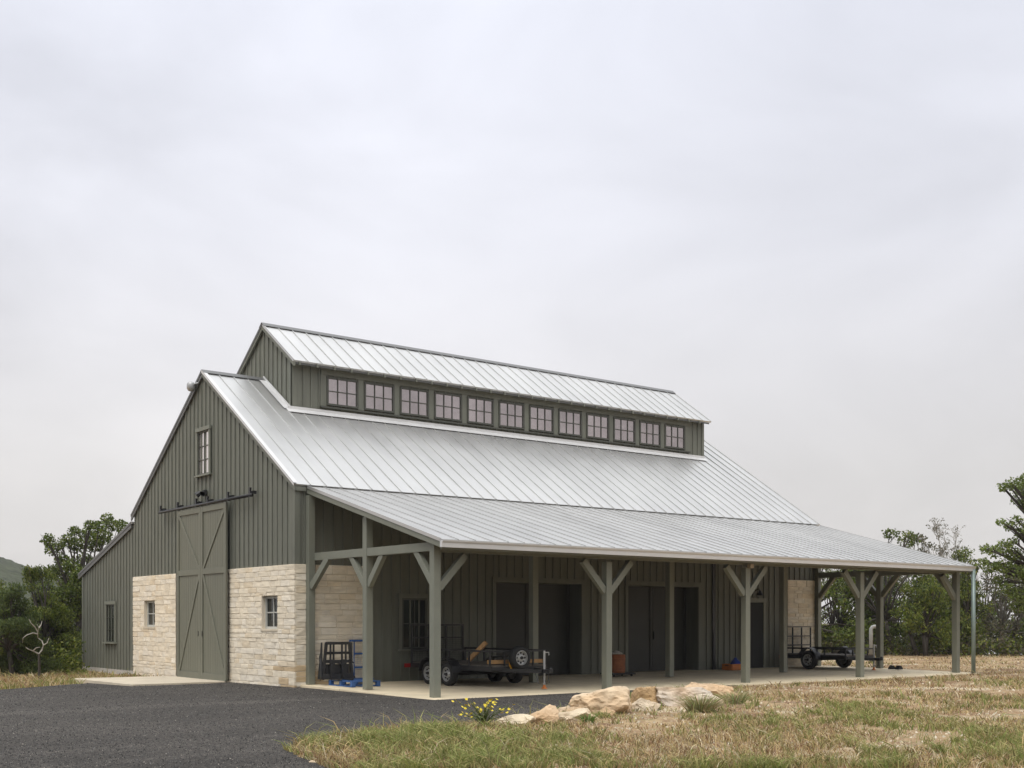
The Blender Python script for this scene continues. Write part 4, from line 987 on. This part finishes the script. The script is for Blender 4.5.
def tree(name, xy, cl, trunk_r, cols, label, cat, per=500, size=.06, seed=0, bark='bark', fork=.35, group=None, shell=.35, updown=0, asp=.55, twigs=3, base=(0, 0), trunks=1):
    z0 = h(xy[0], xy[1])-.05; t = tag(empty(name, (xy[0], xy[1], z0)), label, cat, group)
    rr = random.Random(seed); b = MB(); top = max(c[0][2] for c in cl); fz = top*fork
    forks = []
    for q in range(trunks):
        ox, oy = (rr.uniform(-.25, .25), rr.uniform(-.25, .25)) if trunks > 1 else (0, 0)
        fk = Vector((rr.uniform(-.12, .12)*top*.3+ox*1.8, rr.uniform(-.12, .12)*top*.3+oy*1.8, fz*rr.uniform(.8, 1.1))); forks.append(fk)
        b.tube([(ox, oy, -.1), (ox+fk.x*.3+rr.uniform(-.04, .04), oy+fk.y*.3, fz*.45), fk], [trunk_r, trunk_r*.85, trunk_r*.7], 7)
    for c, rad, den in cl:
        c = Vector(c); fk = min(forks, key=lambda f: (f-c).length)
        mid = fk.lerp(c, .5) + Vector((rr.uniform(-.2, .2), rr.uniform(-.2, .2), rr.uniform(-.05, .3)))*(c-fk).length*.35
        r0 = trunk_r*rr.uniform(.3, .5); b.tube([fk, fk.lerp(mid, .5)+Vector((rr.uniform(-.05, .05), rr.uniform(-.05, .05), .04)), mid, c], [r0, r0*.8, r0*.6, r0*.28], 5)
        for _ in range(twigs):
            e = c + Vector((rr.uniform(-1, 1)*rad[0], rr.uniform(-1, 1)*rad[1], rr.uniform(-.5, 1)*rad[2]))
            s = mid.lerp(c, rr.uniform(.3, 1)); b.tube([s, s.lerp(e, .5)+Vector((0, 0, rr.uniform(0, .1))), e], [r0*.28, r0*.2, .006], 4)
    b.build('trunk', M[bark], t, smooth=True)
    if per:
        V, Cc = leaves(cl, per, size, cols, seed+77, asp=asp, updown=updown, shell=shell); leafmesh('crown', V, Cc, M['leaf'], t)
    return t
def rcl(seed, n, R_, z0, z1, r, cone=0., den=1.):
    rr = random.Random(seed); o = []
    for i in range(n):
        f = rr.random(); z = z0+(z1-z0)*f; env = R_*((1-f*cone) if cone else math.sqrt(max(.12, 1-((f-.4)/.62)**2)))
        a = rr.uniform(0, 6.283); q = env*math.sqrt(rr.random()); s = r*rr.uniform(.6, 1.3)*(1-.35*f)
        o.append(((math.cos(a)*q, math.sin(a)*q, z), (s, s, s*.7), rr.uniform(.6, 1.2)*den*(s/r)**2))
    return o
def pcl(base, d, spec, den=1., jit=.6, seed=0):       # clumps at measured bearings and heights around a trunk
    rr = random.Random(seed); o = []; z0 = h(base[0], base[1])-.05
    for px, py, rp in spec:
        dd = d+rr.uniform(-jit, jit); p = at(px, dd); s = rp*d/FPX
        o.append(((p.x-base[0], p.y-base[1], zt(py, dd)-z0), (s*1.05, s*1.05, s*.85), den*(s/.4)**2)); 
    return o
# left side
d = 46; bs = at(84, d); cl = pcl(bs, d, [(48, 540, 7), (53, 549, 8), (60, 545, 6), (68, 540, 8), (75, 531, 6), (77, 546, 9), (87, 536, 10), (94, 545, 9), (90, 525, 6), (99, 527, 8), (108, 519, 7), (104, 537, 9), (113, 525, 7), (122, 526, 7), (128, 533, 6),
     (62, 560, 8), (72, 566, 9), (84, 560, 9), (66, 580, 10), (78, 590, 12), (58, 596, 10), (70, 610, 12), (52, 572, 9), (60, 570, 9), (45, 588, 9), (66, 590, 11), (80, 575, 10), (82, 605, 12), (50, 612, 12), (88, 575, 10), (62, 630, 13), (78, 640, 14)], jit=1.2, seed=1)
tree('live_oak', bs, cl, .20, OAK, 'tall open live oak rising behind the left corner of the barn', 'tree', per=480, size=.055, seed=1, fork=.3)
TREEL = [(-14, 41, 3.4, 1.9, 'broad feathery cedar cut by the left edge of the photo'), (12, 40, 3.3, 1.25, 'bright green feathery cedar beside the left edge'), (38, 43, 4.1, 1.5, 'dark cedar directly behind the little bare tree'), (56, 44, 2.9, 1.0, 'low dark cedar close to the left end of the shed wall')]
for i, (px, d, ht, rad, lb) in enumerate(TREEL):
    bs = at(px, d)
    tree('cedar_tree', bs, rcl(10+i, 46, rad, .25, ht-.2, .42, cone=.72), .11, CED if i != 1 else [(.085, .115, .03), (.11, .14, .035), (.06, .085, .025)], lb, 'tree', per=520, size=.06, seed=20+i, fork=.3, group='cedars left of the barn', updown=1.2, asp=.28, twigs=1)
bs = at(85, 52); tree('cedar_tree', bs, rcl(18, 30, 2.4, .3, 3.6, .6, cone=.6), .11, CED, 'shadowed cedar deep behind the oak beside the shed', 'tree', per=260, size=.08, seed=28, fork=.3, group='cedars left of the barn', updown=1.2, asp=.3, twigs=1)
bs = at(-60, 46); tree('cedar_tree', bs, rcl(19, 40, 2.6, .3, 3.6, .6, cone=.6), .14, CED, 'cedar whose side just enters the photo at the far left', 'tree', per=200, size=.08, seed=29, fork=.3, group='cedars left of the barn', updown=1.2, asp=.3, twigs=1)
# little bare tree with pale twisted limbs
d = 37; bs = at(39, d); z0 = h(bs.x, bs.y)-.02; t = tag(empty('bare_tree', (bs.x, bs.y, z0)), 'little bare tree with pale twisted branches on the left grass verge', 'tree')
b = MB()
def q3(px, py, o=0.): p = at(px, d+o); return (p.x-bs.x, p.y-bs.y, zt(py, d+o)-z0)
b.tube([(0, 0, -.05), q3(39.3, 665), q3(38.8, 654)], [.045, .038, .033], 7); b.build('trunk', M['bark'], t)
b = MB()
for pts in ([(38.8, 654, 0), (42, 650, .1), (43.5, 645, .1), (42, 641, .2), (38, 638, .2), (37.5, 634, .1), (39, 628, 0), (37, 624, 0)],
            [(38.8, 654, 0), (33, 651, -.1), (28, 649, -.2), (25.5, 647, -.2)], [(38, 634, .1), (33, 633, 0), (27, 635, -.1), (23, 638, -.1), (22.5, 643, 0)],
            [(38, 632, .1), (35, 627, 0), (31, 623, -.1), (29, 619, -.1)], [(39, 628, 0), (41, 625, .1), (42, 621, .2)], [(43.5, 645, .1), (47, 643, .2), (49, 638, .3)], [(33, 651, -.1), (36, 648, -.2), (40, 647, -.2)]):
    b.tube([q3(*p) for p in pts], [.024*(1-.7*i/(len(pts)-1)) for i in range(len(pts))], 5)
b.build('branches', M['barkpale'], t)
# right side
RT_ = [  # px, depth, height, radius, kind, label
 (815, 57, 5.8, 2.6, 0, 'dark oak seen just past the far stone corner of the barn'),
 (842, 60, 5.6, 2.4, 1, 'cedar standing behind the small trailer'),
 (872, 63, 6.0, 2.4, 0, 'oak behind the white pipe whose top shows above the porch roof'),
 (893, 58, 6.35, 2.2, 0, 'broad oak with its crown over the slope of the porch roof'),
 (918, 61, 6.3, 2.0, 2, 'thin grey leaved tree whose wispy top drifts over the porch eave'),
 (925, 56, 4.4, 1.9, 1, 'cedar between the last two front posts'),
 (944, 60, 4.9, 1.8, 1, 'dense cedar just left of the last front post'),
 (966, 58, 5.5, 1.2, 1, 'narrow pointed cedar above the porch end'),
 (984, 61, 4.7, 2.0, 2, 'grey brown scrubby tree right of the downspout'),
 (1008, 59, 4.6, 2.3, 2, 'scrubby olive tree under the overhanging oak at the right edge'),
 (1034, 62, 5.2, 2.6, 1, 'cedar half cut by the right edge of the photo'),
 (858, 68, 5.4, 2.4, 1, 'cedar in the back row behind the white pipe'),
 (902, 70, 5.2, 2.6, 1, 'cedar in the back row between the two tall oaks'),
 (975, 70, 5.0, 2.6, 0, 'oak in the back row behind the downspout'),
 (1060, 58, 5.6, 2.8, 0, 'oak just beyond the right edge of the photo')]
for i, (px, d, ht, rad, kd, lb) in enumerate(RT_):
    bs = at(px, d); sd = 40+i*3
    if kd == 0: tree('live_oak', bs, rcl(sd, 34, rad, 1.0, ht-.2, .62, den=.8), .16, OAK, lb, 'tree', per=330, size=.085, seed=sd, fork=.3, group='trees beyond the field', twigs=2, trunks=2)
    elif kd == 1: tree('cedar_tree', bs, rcl(sd, 36, rad, .6, ht-.2, .6, cone=.55), .13, CED, lb, 'tree', per=320, size=.09, seed=sd, fork=.25, group='trees beyond the field', updown=1., asp=.3, twigs=1, trunks=3)
    else: tree('scrub_tree', bs, rcl(sd, 36, rad, .7, ht-.1, .5, den=.45), .10, GREY, lb, 'tree', per=260, size=.075, seed=sd, bark='barkmid', fork=.25, group='trees beyond the field', twigs=5, trunks=3)
# bare twiggy saplings
for i, (px, ptop, lb) in enumerate(((941, 523, 'tall bare twiggy sapling standing over the porch roof'), (957, 533, 'shorter leafless sapling beside the taller twiggy one'))):
    d = 59; bs = at(px, d); z0 = h(bs.x, bs.y); H = zt(ptop, d)-z0; t = tag(empty('bare_sapling', (bs.x, bs.y, z0)), lb, 'tree', 'bare saplings beyond the porch')
    rr = random.Random(60+i); b = MB(); pts = [(rr.uniform(-.06, .06)*k, rr.uniform(-.06, .06)*k, H*k/6) for k in range(7)]; b.tube(pts, [.06-.008*k for k in range(7)], 6); tips = []
    for k in range(26):
        f = rr.uniform(.3, .97); j = int(f*6); s = Vector(pts[j]).lerp(Vector(pts[j+1]), f*6-j); a = rr.uniform(0, 6.28); ln = H*(1.1-f)*.45*rr.uniform(.5, 1); e = s+Vector((math.cos(a)*ln*.7, math.sin(a)*ln*.7, ln*.8))
        b.tube([s, s.lerp(e, .5)+Vector((0, 0, -.08)), e], [.022, .015, .006], 4)
        for _ in range(3):
            s2 = s.lerp(e, rr.uniform(.4, .9)); e2 = s2+Vector((rr.uniform(-.4, .4), rr.uniform(-.4, .4), rr.uniform(.1, .5))); b.tube([s2, e2], [.010, .005], 3); tips.append((tuple(e2), (.12, .12, .1), .3))
    b.build('trunk', M['barkpale'], t)
    V, Cc = leaves(tips, 30, .04, GREY, i+5); leafmesh('crown', V, Cc, M['leaf'], t)
# overhanging oak at the right edge
d = 37; bs = at(1078, d)
spec = [(1003, 487, 6), (1011, 484, 7), (1020, 488, 9), (1028, 482, 11), (1016, 500, 6), (1025, 505, 7), (1002, 522, 5), (1010, 526, 6), (1016, 520, 6), (1022, 532, 8), (1030, 528, 10), (1013, 541, 5),
        (986, 549, 6), (995, 552, 8), (1004, 546, 8), (1012, 553, 9), (1022, 556, 9), (984, 562, 5), (992, 568, 8), (1003, 566, 9), (1014, 571, 10), (1025, 573, 10), (1000, 582, 8), (1010, 590, 9), (1020, 595, 10),
        (1040, 500, 16), (1055, 485, 18), (1045, 540, 18), (1065, 520, 20), (1085, 490, 20), (1050, 580, 18), (1075, 560, 22), (1100, 530, 24), (1110, 570, 22), (1095, 600, 18), (1030, 606, 10), (1016, 607, 7)]
cl = pcl(bs, d, spec, seed=7, jit=.8)
t = tree('live_oak', bs, cl, .24, LITE, 'near oak with fresh light green leaves reaching in at the right edge', 'tree', per=520, size=.045, seed=90, fork=.42)
# undergrowth below the far trees
cl = []
rr = random.Random(99)
for i in range(330):
    p = at(rr.uniform(790, 1080), rr.uniform(56, 67)); s = rr.uniform(.35, .75); cl.append(((p.x, p.y, h(p.x, p.y)+s*.5*rr.uniform(.5, 3.2)), (s, s, s*.7), rr.uniform(.4, 1)))
V, Cc = leaves(cl, 150, .08, GREY+CED, 5); o = leafmesh('undergrowth', V, Cc, M['leaf'], None); tag(o, kind='stuff')
cl = []
for i in range(150):
    p = at(rr.uniform(-60, 80), rr.uniform(40.5, 50)); s = rr.uniform(.3, .65); cl.append(((p.x, p.y, h(p.x, p.y)+s*rr.uniform(.3, 1.6)), (s, s, s*.7), rr.uniform(.4, 1)))
V, Cc = leaves(cl, 160, .06, CED, 6); o = leafmesh('undergrowth', V, Cc, M['leaf'], None); tag(o, kind='stuff')

# ------------------------------------------------------------------ hills, added unseen ridge, lake
def hill(name, px0, px1, d0, d1, topf, seed, n=150, m_=60):
    b = MB()
    for j in range(m_+1):
        for i in range(n+1):
            px = px0+(px1-px0)*i/n; d = d0+(d1-d0)*j/m_; p = at(px, d); f = j/m_
            z = -6+(topf(px)+6)*math.sin(f*math.pi/2*1.0)**1.2 if f < 1 else topf(px)
            v = noise.voronoi(Vector((p.x/5, p.y/5, seed)))[0][0]
            z += (1-v)*2.6*(.4+.6*f) + noise.noise(Vector((p.x*.03, p.y*.03, seed)))*3*f
            b.v.append((p.x, p.y, z))
    for j in range(m_):
        for i in range(n): b.f.append((j*(n+1)+i, j*(n+1)+i+1, (j+1)*(n+1)+i+1, (j+1)*(n+1)+i))
    mt = mat('wooded hill', (.06, .07, .035), .95, var=.45, vscale=.12, spec=.1, bump=1, bscale=.6)
    mt.node_tree.nodes['Bump'].inputs['Distance'].default_value = 1.5
    return tag(b.build(name, mt, fix=False), kind='structure')
hill('hills', -420, 260, 260, 520, lambda px: 31*math.exp(-((px+70)/150.)**2)+2, 3, n=260, m_=90)
def unseen_shade_ridge():  # unseen ridge added behind the camera to block low sky light from the porch
    b = MB(); n = 140; m_ = 14
    for j in range(m_+1):
        for i in range(n+1):
            a = YAW + R(95) + R(170)*i/n; f = j/m_; d = 75+70*f; x, y = CX+math.cos(a)*d, CY+math.sin(a)*d
            e = math.sin(math.pi*i/n)**.4
            v = noise.voronoi(Vector((x/5, y/5, 8)))[0][0]
            b.v.append((x, y, -3+(24+5*noise.noise(Vector((x*.02, y*.02, 4))))*math.sin(f*math.pi/2)*e+(1-v)*2.5*f))
    for j in range(m_):
        for i in range(n): b.f.append((j*(n+1)+i, j*(n+1)+i+1, (j+1)*(n+1)+i+1, (j+1)*(n+1)+i))
    tag(b.build('hills', bpy.data.materials['wooded hill'], fix=False), kind='structure')  # the added light-blocking ridge, in the hill material
unseen_shade_ridge()
lk = mat('lake water', (.10, .12, .12), .06, spec=.8, bump=.15, bscale=.8)
b = MB(); P4 = [at(px, d) for px, d in ((740, 130), (1300, 130), (1300, 420), (740, 420))]; b.add([(p.x, p.y, -2.2) for p in P4], [(0, 1, 2, 3)]); tag(b.build('lake', lk, fix=False), kind='structure')

# ------------------------------------------------------------------ damp air
hm = bpy.data.materials.new('damp air'); hm.use_nodes = True; t = hm.node_tree; t.nodes.remove(t.nodes['Principled BSDF'])
pv = t.nodes.new('ShaderNodeVolumePrincipled'); pv.inputs['Density'].default_value = .0003; pv.inputs['Color'].default_value = (.9, .9, .92, 1); pv.inputs['Anisotropy'].default_value = .2
t.links.new(pv.outputs[0], t.nodes['Material Output'].inputs['Volume'])
zs_min = min(v[2] for o in scene.objects if o.type == 'MESH' and o.get('kind') == 'structure' for v in o.bound_box)
zs_max = max((o.matrix_world @ Vector(v))[2] for o in scene.objects if o.type == 'MESH' for v in o.bound_box)
tag(MB().box((-2300, -2300, zs_min-1), (2300, 2300, zs_max+1)).build('haze', hm), kind='stuff')
cd.clip_end = 8000
